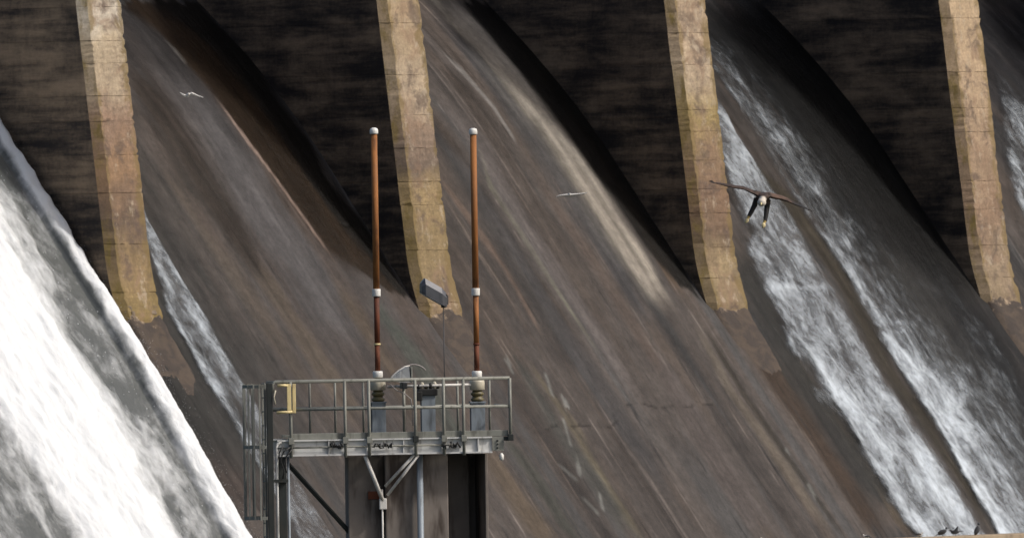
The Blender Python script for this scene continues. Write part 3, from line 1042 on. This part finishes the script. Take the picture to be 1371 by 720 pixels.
# columns
x = lx(362, 600)
MB().box(x - 0.065, x + 0.065, -0.09, 0.03, RIVER, zt - 0.02, 0.012).build('column', M['dark'], plat)
x = lx(380, 660)
MB().box(x - 0.085, x + 0.085, 0.10, 0.28, RIVER, zb0 - 0.02, 0.012).build('column', M['dark'], plat)
x = lx(388, 660)
MB().tube([(x, 0.15, RIVER), (x, 0.15, zb0 - 0.02)], 0.03, 8).build('pipe', M['blue'], plat, True)
x = lx(371.5, 640)
MB().tube([(x, 0.02, RIVER), (x, 0.02, zb0 + 0.2), (x + 0.03, 0.02, zb0 + 0.27), (x + 0.1, 0.02, zb0 + 0.3)], 0.032, 8).build('pipe', M['beam'], plat, True)
MB().box(lx(365, 643), lx(386, 643), -0.05, 0.09, lz(375, 645), lz(375, 641)).build('bracket', M['dark'], plat)
x = lx(565, 660)
MB().tube([(x, 0.3, RIVER), (x, 0.3, zb0 - 0.01)], 0.07, 12).build('column', M['blue'], plat, True)
# cables drooping round the corner
for pts in ([(389, 598), (380, 604), (376, 615), (381, 630), (379, 640)], [(392, 600), (384, 610), (381, 620), (384, 632)], [(380, 596), (374, 606), (374, 622)]):
    MB().tube([LP(a, b, -0.06) for a, b in pts], 0.016, 6).build('cable', M['black'], plat, True)
for cx in (450, 512, 603):
    w = 12 if cx != 450 else 8
    pts = []
    for i in range(18):
        pts.append(LP(cx - w + i * 2 * w / 17 + random.uniform(-2, 2), 596 + math.sin(i * 1.9) * 3.0 + random.uniform(-2, 2), -0.05 + random.uniform(-0.02, 0.02)))
    MB().tube(pts, 0.02, 6).build('cable', M['black'], plat, True)
# braces
a, b = LP(489, 610, 0.06), LP(513, 672, 0.42)
MB().tube([a, b], 0.045, 8).build('brace', M['galv'], plat, True)
MB().box(b[0] - 0.09, b[0] + 0.07, b[1] - 0.05, b[1] + 0.05, b[2] - 0.16, b[2] + 0.08, 0.02).build('brace_foot', M['galv'], plat)
for dx in (-3, 3):
    MB().tube([LP(557 + dx, 609, 0.06), LP(517 + dx * 0.5, 657 + dx * 2, 0.42)], 0.034, 8).build('brace', M['galv'], plat, True)
xx = lx(515.5, 690)
MB().tube([(xx, 0.42, RIVER), (xx, 0.42, lz(515, 655))], 0.02, 8).build('rod', M['galv'], plat, True)
MB().tube([LP(386, 621, 0.3), LP(470, 716, 0.9)], 0.055, 4).build('brace', M['dark'], plat)
# ladder and cage
lad = empty('ladder', (0, 0, 0))
lad.parent = plat
xl = lx(357, 600)
ltop, lbot = lz(350, 514), lz(350, 830)
for yy in (0.12, 0.56):
    MB().box(xl - 0.02, xl + 0.02, yy - 0.03, yy + 0.03, RIVER, ltop, 0.005).build('stile', M['rail'], lad)
z = lbot
while z < zt:
    MB().tube([(xl, 0.12, z), (xl, 0.56, z)], 0.014, 6).build('rung', M['rail'], lad, True)
    z += 0.3
cage = empty('ladder_cage', (0, 0, 0))
cage.parent = plat
cr = xl - lx(329.5, 600)


def hoop_pt(t): return (xl - cr * math.sin(t), 0.34 - 0.42 * math.cos(t))


for hz_ in (lz(340, 517), lz(340, 598), lz(340, 693)):
    pts = [(*hoop_pt(math.pi * i / 14), hz_) for i in range(15)]
    MB().loft([[(p[0], p[1], p[2] - 0.035), (p[0] * 1.0 - 0.012, p[1], p[2] - 0.035), (p[0] - 0.012, p[1], p[2] + 0.035), (p[0], p[1], p[2] + 0.035)] for p in pts]).build('cage_hoop', M['rail'], cage)
for t in (0.32, 0.62, 0.95, 1.5, 2.1, 2.65):
    p = hoop_pt(t)
    MB().box(p[0] - 0.016, p[0] + 0.016, p[1] - 0.016, p[1] + 0.016, lz(340, 696), lz(340, 514)).build('cage_bar', M['rail'], cage)
# yellow self-closing gate
gt = MB()
gz0, gz1 = lz(380, 551.5), lz(380, 515.5)
g0, g1 = lx(371, 530), lx(386.5, 530)
MB().tube([(g0, -0.1, gz1), (g1 - 0.02, -0.1, gz1)], 0.03, 8).build('gate_bar', M['yellow'], plat, True)
MB().tube([(g0 - 0.02, -0.1, gz0), (lx(391, 550), -0.1, gz0 + 0.01)], 0.03, 8).build('gate_bar', M['yellow'], plat, True)
MB().box(g1 - 0.045, g1 + 0.045, -0.12, -0.08, gz0 + 0.03, gz1 + 0.03, 0.01).build('gate_stile', M['yellow'], plat)
xx = lx(393.5, 530)
MB().box(xx - 0.035, xx + 0.035, -0.1, -0.06, gz0 - 0.02, gz1 + 0.03, 0.01).build('gate_post', M['yellow'], plat)
MB().tube([(g0 - 0.04, -0.1, gz1 - 0.1), (g0 - 0.08, -0.1, gz1 - 0.25), (g0 - 0.05, -0.1, gz1 - 0.4)], 0.02, 6).build('gate_hinge', M['cream'], plat, True)
# conduit joining the pedestals
MB().tube([LP(518, 518, 0.7), LP(645, 515, 0.7)], 0.03, 8).build('conduit', M['galv'], plat, True)


# two tall rust poles on insulators
def pole(pxb, pyb, pyt, pyc, label):
    y = 0.75
    b = LP(pxb, pyb, y)                 # foot of the pedestal
    root = empty('insulated_pole', tuple(Vector(PA) + Matrix.Rotation(PROT, 3, 'Z') @ Vector((b[0], b[1], zdk - 0.02))), PROT)
    tag(root, label, 'pole', 'tall rust poles on the platform')
    Z = lambda py: lz(pxb, py, y) - zdk + 0.02
    zs_, ze = Z(pyb - 38), Z(pyt)
    ped = MB()
    ped.box(-0.15, 0.15, -0.11, -0.09, 0, Z(540)).box(-0.15, 0.15, 0.09, 0.11, 0, Z(540)).box(-0.012, 0.012, -0.088, 0.088, 0, Z(540))
    ped.box(-0.17, 0.17, -0.14, 0.14, Z(540) + 0.001, Z(540) + 0.03).box(-0.2, 0.2, -0.16, 0.16, -0.03, -0.002)
    ped.build('pedestal', M['blue'], root)
    z0 = Z(540) + 0.031
    h = Z(523) - z0
    for k in range(2):
        a_ = z0 + h * k / 2
        MB().lathe([(0.11, a_), (0.14, a_ + h * 0.12), (0.145, a_ + h * 0.25), (0.11, a_ + h * 0.36), (0.105, a_ + h * 0.498)], 0, 0, 18).build('insulator_disc', M['olive'], root, True)
    z1 = Z(523) + 0.001
    z2 = Z(508)
    MB().lathe([(0.14, z1), (0.165, z1 + 0.02), (0.165, z2 - 0.06), (0.15, z2 - 0.012), (0.07, z2)], 0, 0, 20).build('insulator_cap', M['cream'], root, True)
    MB().lathe([(0.065, z2 + 0.001), (0.075, z2 + 0.03)], 0, 0, 14).build('neck', M['olive'], root, True)
    zc0, zc1 = Z(506), Z(497)
    MB().lathe([(0.095, z2 + 0.032), (0.11, zc0 + 0.02), (0.11, zc1 - 0.02), (0.095, zc1)], 0, 0, 16).build('base_block', M['white'], root, True)
    zk0, zk1 = Z(pyc + 5), Z(pyc - 5)
    zr = Z(461)
    MB().lathe([(0.058, zc1 + 0.001), (0.058, zr - 0.02)], 0, 0, 14).build('lower_shaft', M['darkrust'], root, True)
    MB().lathe([(0.07, zr - 0.019), (0.075, zr), (0.07, zr + 0.019)], 0, 0, 14).build('ring', M['yellow' if pxb < 570 else 'darkrust'], root, True)
    MB().lathe([(0.06, zr + 0.02), (0.062, zk0 - 0.001)], 0, 0, 14).build('middle_shaft', M['rust' if pxb > 570 else 'darkrust'], root, True)
    MB().lathe([(0.088, zk0), (0.092, zk0 + 0.02), (0.092, zk1 - 0.02), (0.088, zk1)], 0, 0, 16).build('collar', M['white'], root, True)
    MB().lathe([(0.07, zk1 + 0.001), (0.07, ze - 0.14)], 0, 0, 16).build('upper_shaft', M['rust'], root, True)
    MB().lathe([(0.085, ze - 0.139), (0.092, ze - 0.12), (0.092, ze - 0.06), (0.075, ze - 0.02), (0.03, ze)], 0, 0, 16).build('cap', M['white'], root, True)
    return root


pole(506.5, 578, 170.5, 392, 'tall rust-orange pole with white cap, nearer the yellow gate')
pole(639.5, 575, 171, 391, 'tall rust-orange pole with white cap, nearer the railing end')


def thing_at(name, px, y, z, rz=0.0):
    b = LP(px, 578, y)
    return empty(name, tuple(Vector(PA) + Matrix.Rotation(PROT, 3, 'Z') @ Vector((b[0], y, z))), PROT + rz)


# middle post with dark fittings
mp = thing_at('equipment_post', 573, 0.75, zdk - 0.02)
tag(mp, 'blue-grey steel post with black fittings on top between the two poles', 'post')
Zq = lambda py: lz(573, py, 0.75) - zdk + 0.02
q = MB().box(-0.15, 0.15, -0.11, -0.09, 0, Zq(530)).box(-0.15, 0.15, 0.09, 0.11, 0, Zq(530)).box(-0.012, 0.012, -0.088, 0.088, 0, Zq(530))
q.build('post_shaft', M['blue'], mp)
MB().box(-0.22, 0.2, -0.16, 0.16, Zq(530) + 0.001, Zq(521), 0.02).build('top_plate', M['black'], mp)
for i, (dx, hh, mm) in enumerate(((-0.2, 0.1, 'black'), (-0.12, 0.15, 'cream'), (-0.03, 0.1, 'olive'), (0.06, 0.13, 'black'), (0.15, 0.16, 'cream'), (0.22, 0.1, 'black'))):
    MB().lathe([(0.03, Zq(521)), (0.045, Zq(521) + 0.03), (0.045, Zq(521) + hh - 0.04), (0.02, Zq(521) + hh)], dx, -0.05 + 0.03 * (i % 3), 10).build('terminal', M[mm], mp, True)
MB().box(-0.27, -0.14, -0.2, -0.05, Zq(537), Zq(524), 0.02).build('junction_box', M['black'], mp)

# small floodlight by the railing
fl1 = thing_at('floodlight', 541, 0.4, zt)
tag(fl1, 'small pale grey floodlight with looping cable just above the top rail', 'light')
ring0 = [(-0.3, -0.1, -0.02), (-0.3, 0.1, -0.02), (-0.28, 0.1, 0.03), (-0.28, -0.1, 0.03)]
ring1 = [(-0.12, -0.16, -0.05), (-0.12, 0.16, -0.05), (-0.08, 0.14, 0.19), (-0.08, -0.14, 0.19)]
ring2 = [(0.14, -0.18, -0.06), (0.14, 0.18, -0.06), (0.10, 0.17, 0.29), (0.10, -0.17, 0.29)]
MB().loft([ring0, ring1, ring2]).build('housing', M['lamppale'], fl1)
MB().box(0.142, 0.175, -0.19, 0.19, -0.07, 0.28, 0.01).build('lens_rim', M['rail'], fl1)
MB().box(-0.06, 0.06, -0.2, 0.2, -0.2, -0.062, 0.02).build('bracket', M['lampdark'], fl1)
arcp = [(0.12 + 0.2 * (1 - math.cos(t)) , 0.05, 0.27 + 0.08 * math.sin(t) - 0.12 * t / 2.6 * t / 2.6) for t in np.linspace(0, 2.6, 14)]
MB().tube(arcp, 0.014, 6).build('cable', M['cable'], fl1, True)
arcp = [(-0.3 + 0.06 * i, -0.1, -0.02 + 0.1 * math.sin(i * 0.55) ) for i in range(7)]
MB().tube([(-0.3, -0.12, -0.1), (-0.18, -0.14, -0.22), (0.0, -0.14, -0.3), (0.14, -0.1, -0.42), (0.18, -0.1, -0.7), (0.18, -0.1, -1.0)], 0.014, 6).build('cable', M['cable'], fl1, True)
MB().tube([(-0.34, -0.14, -0.06), (-0.26, -0.14, 0.08), (-0.12, -0.15, 0.2), (0.02, -0.16, 0.28), (0.12, -0.14, 0.30)], 0.016, 6).build('cable', M['galv'], fl1, True)
MB().tube([(0.0, 0, -0.205), (0.0, 0, zdk - zt)], 0.03, 8).build('stand', M['rail'], fl1, True)

# floodlight on a slender mast
fm = thing_at('mast_floodlight', 596, 0.5, zdk - 0.02)
tag(fm, 'box floodlight on a slender mast in front of the pier foot', 'light')
Zm = lambda py: lz(593, py, 0.5) - zdk + 0.02
zt2 = Zm(412)
MB().tube([(0, 0, 0), (0, 0, zt2)], 0.010, 8).build('mast', M['lampdark'], fm, True)
MB().tube([(0, 0, zt2), (0, 0, zt2 + 0.16)], 0.05, 8).build('swivel', M['lampdark'], fm, True)
hd = empty('lamp_head', (0, 0, zt2 + 0.2))
hd.parent = fm
hd.scale = (0.88, 0.88, 0.88)
sect = lambda x, z, w, hh, dz=0: [(x, -w, z - hh), (x, w, z - hh), (x, w, z + hh * 0.3), (x, w * 0.55, z + hh), (x, -w * 0.55, z + hh), (x, -w, z + hh * 0.3)]
MB().loft([sect(-0.56, 0.26, 0.18, 0.12), sect(-0.46, 0.29, 0.25, 0.21), sect(-0.05, 0.05, 0.25, 0.21), sect(0.06, -0.04, 0.23, 0.17)]).build('housing', M['silver'], hd)
MB().loft([[(-0.58, -0.24, 0.18), (-0.58, 0.24, 0.18), (-0.5, 0.24, 0.13), (-0.5, -0.24, 0.13)], [(-0.02, -0.24, -0.13), (-0.02, 0.24, -0.13), (0.05, 0.24, -0.18), (0.05, -0.24, -0.18)]]).build('lens', M['lampdark'], hd)
MB().loft([[(0.062, -0.22, -0.16), (0.062, 0.22, -0.16), (0.062, 0.2, 0.1), (0.062, -0.2, 0.1)], [(0.1, -0.18, -0.15), (0.1, 0.18, -0.15), (0.1, 0.17, 0.06), (0.1, -0.17, 0.06)]]).build('end_cap', M['lampdark'], hd)

# concrete footing carrying the platform
fy = 0.45
f0 = LP(490, 700, fy)
ft = empty('concrete_footing', tuple(Vector(PA) + Matrix.Rotation(PROT, 3, 'Z') @ Vector((f0[0], fy, RIVER - 0.2))), PROT)
tag(ft, 'stained concrete footing under the platform with a dark slot beside it', 'footing')
fx = lambda px, y=fy: LP(px, 660, y)[0] - f0[0]
ztop = zb0 - 0.03 - RIVER + 0.2
MB().box(fx(466, fy + 0.22), fx(516) - 0.004, 0.22, 0.8, 0, ztop - 0.01, 0.02).build('block', M['pierc'], ft)
MB().box(fx(516), fx(600), 0, 2.0, 0, ztop, 0.025).build('block', M['pierc'], ft)
MB().box(fx(650), fx(653.5), 0.0, 2.0, 0, ztop - 0.006, 0.008).build('fin_wall', M['pierc'], ft)
MB().box(fx(600) + 0.003, fx(636), 1.0, 2.0, 0, ztop - 0.012, 0.01).build('slot_back', M['pierc'], ft)
MB().box(fx(636) + 0.003, fx(650) - 0.003, 1.6, 2.0, 0, ztop - 0.014, 0.01).build('slot_back', M['pierc'], ft)
MB().box(fx(600) + 0.003, fx(650) - 0.003, 0.02, 2.0, ztop - 0.009, ztop - 0.004).build('slot_cover', M['dark'], ft)
MB().box(fx(494), fx(512), 0.19, 0.218, ztop - 0.95, ztop - 0.78, 0.006).build('rusty_plate', M['darkrust'], ft)

# ------------------------------------------------------------------ eagle
ED = 255.0
ES = FPX / ED
EO = at(1021, 268, ED)
eroot = empty('eagle', EO, -YAW)


def ep(zx, zy, y=0.0):                   # position in the enlarged view -> local metres
    px, py = 940 + zx / 8, 230 + zy / 8
    dx, up = px - 1021, 268 - py
    return Vector(((dx + up * ROLL) / ES, y, (up - dx * ROLL) / ES))


eb = MB()


def wing(pts, chords, thick):
    rings = []
    for (zx, zy), c, t in zip(pts, chords, thick):
        p = ep(zx, zy)
        y0 = 0.02 - c * 0.25
        prof = [(0, 0), (0.12, 0.5), (0.35, 0.55), (0.7, 0.25), (1, 0.0), (0.7, -0.22), (0.35, -0.45), (0.12, -0.42)]
        rings.append([(p.x, y0 + a * c, p.z + b * t + 0.055 * a * c / 0.4) for a, b in prof])
    eb.loft(rings)


wing([(640, 270), (590, 248), (540, 228), (450, 186), (380, 178), (270, 156), (200, 138), (140, 124)], [0.5, 0.5, 0.48, 0.45, 0.46, 0.42, 0.33, 0.2],
     [0.13, 0.11, 0.075, 0.06, 0.05, 0.042, 0.03, 0.02])
wing([(640, 270), (720, 262), (780, 276), (850, 290), (920, 315), (1000, 352), (1070, 378), (1130, 400)], [0.5, 0.5, 0.48, 0.45, 0.46, 0.42, 0.33, 0.2],
     [0.13, 0.11, 0.10, 0.09, 0.07, 0.05, 0.034, 0.02])


def ell(c, rx, ry, rz, n=14):
    rings = []
    for i in range(1, n):
        t = math.pi * i / n
        rings.append([(c.x + rx * math.sin(t) * math.cos(a), c.y - ry * math.cos(t), c.z + rz * math.sin(t) * math.sin(a)) for a in np.linspace(0, 2 * math.pi, 14, endpoint=False)])
    eb.loft(rings)


ell(ep(655, 268, 0.12), 0.14, 0.42, 0.085)
ell(ep(648, 290, -0.14), 0.085, 0.2, 0.075)
hc = ep(636, 328, -0.30)
ell(hc, 0.09, 0.11, 0.085)
eb.tube([ep(645, 300, -0.14), ep(640, 318, -0.24)], [0.075, 0.068], 12)
lgs = [((588, 285), (562, 360), (505, 470), (486, 505)), ((702, 300), (696, 380), (676, 522), (662, 552))]
for a, b, c, d in lgs:
    eb.tube([ep(*a, 0.06), ep(*b, 0.03), ep(*c, -0.06), ep(*d, -0.09)], [0.065, 0.056, 0.042, 0.022], 10)
# tail fan
trn = []
for t in np.linspace(0, 1, 5):
    c = ep(655, 268 - 6 * t, 0.42 + 0.34 * t)
    w = 0.08 + 0.14 * t
    trn.append([(c.x - w, c.y, c.z), (c.x, c.y, c.z + 0.022), (c.x + w, c.y, c.z), (c.x, c.y, c.z - 0.018)])
eb.loft(trn)
tmp = eb.build('eagle_source', M['black'])
md = tmp.modifiers.new('r', 'REMESH')
md.mode = 'VOXEL'
md.voxel_size = 0.0125
ms_ = tmp.modifiers.new('s', 'SMOOTH')
ms_.iterations = 2
ms_.factor = 0.4
dg = bpy.context.evaluated_depsgraph_get()
me = bpy.data.meshes.new_from_object(tmp.evaluated_get(dg))
bpy.data.objects.remove(tmp)
n = len(me.vertices)
co = np.zeros(n * 3)
me.vertices.foreach_get('co', co)
co = co.reshape(-1, 3)
colr = np.tile(np.array([0.055, 0.032, 0.022]), (n, 1))
m = fbm(co[:, 0] * 14, co[:, 1] * 9, 900, 3)[:, None]
colr = colr * (0.2 + 2.2 * np.clip(m - 0.15, 0, 1)) * (1 + 0.8 * sstep(0.1, 0.25, co[:, 0]) * sstep(0.6, 0.35, co[:, 0]))[:, None]
top = sstep(-0.2, 0.4, 1.0 * (co[:, 2] * 0 + 0.2))[:, None]
legm = sstep(-0.06, -0.10, co[:, 2] - 0.0)[:, None]
legm = legm * (np.linalg.norm(co - np.array(hc), axis=1) > 0.12)[:, None]
colr = colr * (1 - legm) + np.array([0.010, 0.009, 0.009]) * legm
hm = sstep(0.145, 0.11, np.linalg.norm((co - np.array(hc)) * np.array([1, 0.8, 1]), axis=1))[:, None]
colr = colr * (1 - hm) + np.array([0.62, 0.56, 0.48]) * (0.65 + 0.6 * m) * hm
leg_tip = np.zeros((n, 1))
for a, b, c, d in lgs:
    pd = np.array(ep(*d, -0.09))
    leg_tip = np.maximum(leg_tip, sstep(0.07, 0.05, np.linalg.norm(co - pd, axis=1))[:, None])
colr = colr * (1 - leg_tip) + np.array([0.5, 0.36, 0.12]) * leg_tip
a_ = me.attributes.new('Col', 'FLOAT_COLOR', 'POINT')
a_.data.foreach_set('color', np.concatenate([colr, np.ones((n, 1))], 1).reshape(-1).astype(np.float32))
te = NT('eagle_plumage')
te.p(Base_Color=te.attr('Col').outputs['Color'], Roughness=0.75)
te.bump(te.noise(te.map(te.obj(), (40, 12, 40)), 1.0, 4), 0.5, 0.01)
me.materials.clear()
me.materials.append(te.m)
me.polygons.foreach_set('use_smooth', [True] * len(me.polygons))
body = bpy.data.objects.new('body', me)
COL.objects.link(body)
body.parent = eroot
tag(eroot, 'brown bald eagle with white head gliding forward, wings spread and dark legs dangling', 'eagle')
tfth = NT('eagle_flight_feather')
tfth.p(Base_Color=(0.03, 0.02, 0.016, 1), Roughness=0.7)
tfth.bump(tfth.noise(tfth.obj(), 40, 3), 0.3, 0.003)
tbk = NT('eagle_beak_yellow')
tbk.p(Base_Color=(0.62, 0.52, 0.28, 1), Roughness=0.45)
tbk.bump(tbk.noise(tbk.obj(), 60, 2), 0.2, 0.002)
for side, base, tip in ((-1, (150, 126), (70, 98)), (1, (1110, 392), (1188, 418))):
    for k in range(5):
        b0 = ep(*base, -0.03 + 0.055 * k)
        t0 = ep(tip[0] - side * 9 * k, tip[1] + (3 - k * 3), -0.06 + 0.10 * k)
        mid = b0.lerp(t0, 0.55) + Vector((0, 0, -0.008))
        MB().loft([[(p.x, p.y - w, p.z), (p.x, p.y, p.z + 0.006), (p.x, p.y + w, p.z), (p.x, p.y, p.z - 0.006)] for p, w in ((b0, 0.02), (mid, 0.026), (t0, 0.006))]).build('flight_feather', tfth.m, eroot)
# beak, eyes, feet
bk = hc + Vector((-0.012, -0.09, -0.02))
MB().loft([[(bk.x + 0.024 * math.cos(a), bk.y, bk.z + 0.026 * math.sin(a)) for a in np.linspace(0, 6.28, 9)[:-1]],
           [(bk.x - 0.004 + 0.018 * math.cos(a), bk.y - 0.04, bk.z - 0.006 + 0.022 * math.sin(a)) for a in np.linspace(0, 6.28, 9)[:-1]],
           [(bk.x - 0.006 + 0.007 * math.cos(a), bk.y - 0.06, bk.z - 0.032 + 0.010 * math.sin(a)) for a in np.linspace(0, 6.28, 9)[:-1]]]).build('beak', tbk.m, eroot, True)
for sx in (-1, 1):
    e = hc + Vector((sx * 0.042, -0.078, 0.016))
    MB().lathe([(0.002, -0.009), (0.008, -0.005), (0.010, 0), (0.008, 0.005), (0.002, 0.009)], 0, 0, 8).build('eye', M['black'], eroot, True, loc=e)
for a, b, c, d in lgs:
    f = ep(*d, -0.09)
    ft_ = MB()
    dr = (ep(*d, -0.09) - ep(*b, 0.03)).normalized()
    for ang, ln in ((-0.7, 0.075), (0.0, 0.085), (0.7, 0.075), (3.1, 0.05)):
        sd_ = Vector((math.sin(ang) * 0.7, -abs(math.cos(ang)) * 0.5 if ang < 2 else 0.5, 0))
        p1 = f + (dr * 0.55 + sd_ * 0.6).normalized() * ln * 0.6
        p2 = p1 + (dr * 0.95 + sd_ * 0.1).normalized() * ln * 0.45
        p3 = p2 + (dr * 0.7 - sd_ * 0.6).normalized() * 0.03
        ft_.tube([f, p1, p2, p3], [0.028, 0.024, 0.018, 0.005], 6)
    ft_.build('foot', tbk.m, eroot, True)


# ------------------------------------------------------------------ small birds
tg = NT('bird_grey')
tg.p(Base_Color=tg.mix(tg.noise(tg.obj(), 12, 3), (0.03, 0.032, 0.036), (0.075, 0.078, 0.085)), Roughness=0.7)
tw = NT('bird_white')
tw.p(Base_Color=tw.mix(tw.noise(tw.obj(), 12, 3), (0.5, 0.48, 0.45), (0.68, 0.66, 0.63)), Roughness=0.7)


def oval(c, d, L, W_, H_, n=9, m=10, taper=0.0):
    d = Vector(d).normalized()
    a = d.cross(Vector((0, 1, 0.01))).normalized()
    b = a.cross(d)
    rings = []
    for i in range(n):
        t = (i + 0.5) / n
        s_ = math.sin(math.pi * t) ** 0.7
        rings.append([Vector(c) + d * (t - 0.5) * L + a * (H_ * s_ * math.cos(q)) * (1 - taper * t) + b * (W_ * s_ * math.sin(q)) * (1 - taper * t) for q in np.linspace(0, 2 * math.pi, m, endpoint=False)])
    return rings


def bird(px, py, face, tilt, bm_, wm, label, size=1.0, wing_up=False):
    t_ = (SILL_Y + 0.35 - CAM[1]) / ray(px, 717)[1]
    p = CAM + ray(px, 717) * t_
    root = empty('small_bird', (p[0], p[1], SILL_Z), -YAW)
    tag(root, label, 'bird', 'small birds perched at the foot of the spillway')
    s = size
    dx, dz = face * math.cos(tilt), math.sin(tilt)
    c = Vector((0, 0, 0.13 * s))
    b = MB()
    b.loft(oval(c, (dx, 0, dz), 0.30 * s, 0.065 * s, 0.07 * s, taper=0.0))
    h = c + Vector((dx, 0, dz)) * 0.13 * s + Vector((0, 0, 0.055 * s))
    b.loft(oval(h, (dx, 0, 0.2), 0.085 * s, 0.034 * s, 0.036 * s))
    b.build('body', bm_, root, True)
    tl = MB()
    tc = c - Vector((dx, 0, dz)) * 0.12 * s
    te_ = c - Vector((dx, 0, dz * 1.0)) * 0.27 * s
    tl.loft([[tc + Vector((0, -0.03, 0)), tc + Vector((0, 0, 0.025)), tc + Vector((0, 0.03, 0)), tc + Vector((0, 0, -0.02))],
             [te_ + Vector((0, -0.035, 0)), te_ + Vector((0, 0, 0.006)), te_ + Vector((0, 0.035, 0)), te_ + Vector((0, 0, -0.006))]])
    tl.build('tail', wm, root)
    for sy in (-1, 1):
        if wing_up:
            w = MB().loft([[c + Vector((a_, sy * 0.05, 0)) for a_ in (-0.08, 0.08)] + [c + Vector((0.08, sy * 0.065, 0.01)), c + Vector((-0.08, sy * 0.065, 0.01))],
                           [c + Vector((-0.1 * face - 0.02, sy * 0.10, 0.2)), c + Vector((-0.1 * face + 0.02, sy * 0.10, 0.2)), c + Vector((-0.1 * face + 0.02, sy * 0.11, 0.2)), c + Vector((-0.1 * face - 0.02, sy * 0.11, 0.2))]])
        else:
            w = MB().loft(oval(c + Vector((-0.03 * dx, sy * 0.055 * s, 0.02 * s)), (dx, 0, dz - 0.1), 0.27 * s, 0.018 * s, 0.045 * s))
        w.build('wing', wm, root, True)
        MB().tube([(0.01, sy * 0.025, 0), (0, sy * 0.025, 0.08 * s)], 0.006, 6).build('leg', M['black'], root)
    bk_ = h + Vector((face * 0.035 * s, 0, 0))
    MB().tube([bk_, bk_ + Vector((face * 0.045 * s, 0, -0.01))], [0.012 * s, 0.002], 6).build('beak', M['black'], root)
    return root


bird(1024, 716, -1, 0.1, tw.m, tw.m, 'pale bird perched furthest left along the bottom edge', 1.0)
bird(1050, 716, -1, 0.0, tg.m, tg.m, 'dark grey bird beside the furthest left pale bird at the bottom edge', 0.9)
bird(1160, 716, -1, 0.1, tw.m, tg.m, 'white bird with dark wings alone at the bottom edge below the pier foot', 0.85)
bird(1231, 716, 1, 0.1, tw.m, tg.m, 'white backed bird low on the wall left of the grey birds', 0.85)
bird(1262, 716, 1, 0.45, tg.m, tg.m, 'grey bird leaning forward with tail low, left one of the close pair', 1.25)
bird(1279, 716, -1, -0.1, tg.m, tg.m, 'grey bird with raised wings, right one of the close pair', 1.15, True)
bird(1308, 716, 1, 1.15, tg.m, tg.m, 'slender upright grey bird nearest the right edge', 1.35)


def gull(px, py, depth, lp, rp, label):
    o0 = at(px, py, depth)
    sc = FPX / depth
    root = empty('gull', o0, -YAW)
    tag(root, label, 'gull', 'white gulls flying before the spillway')
    b = MB()
    b.loft(oval(Vector((0, 0, 0)), (0.15, -1, 0.0), 0.42, 0.06, 0.06, taper=0.2))
    b.loft(oval(Vector((0.02, -0.2, 0.02)), (0.1, -1, 0), 0.13, 0.045, 0.045))
    b.build('body', tw.m, root, True)
    for pts in (lp, rp):
        rings = []
        for i, (dx, dy) in enumerate(pts):
            t = i / (len(pts) - 1)
            c = 0.22 * (1 - t) ** 0.6 + 0.02
            x, z = dx / sc, -dy / sc
            y0 = -0.06 + 0.08 * t
            rings.append([(x, y0, z), (x, y0 + c * 0.35, z + 0.03 * (1 - t) + 0.012), (x, y0 + c, z - 0.07 * (1 - t) - 0.01), (x, y0 + c * 0.35, z - 0.02)])
        MB().loft(rings).build('wing', tw.m, root)
    MB().tube([(0.03, -0.26, 0.015), (0.035, -0.31, 0.005)], [0.014, 0.003], 6).build('beak', tbk.m, root)
    return root


gull(762, 261, 440, [(0, 0), (-6, 0), (-12, 0.5), (-17, 2)], [(0, 0), (8, -0.5), (17, -1.5), (24, -2.5)], 'white gull gliding flat over the pale streak between the right pole and the eagle')
gull(252, 127, 440, [(0, 0), (-4, 1), (-8, -1), (-11, -3)], [(0, 0), (5, -2), (12, 1), (20, 4)], 'white gull with bent wings over the upper dark chute near the leftmost pier')
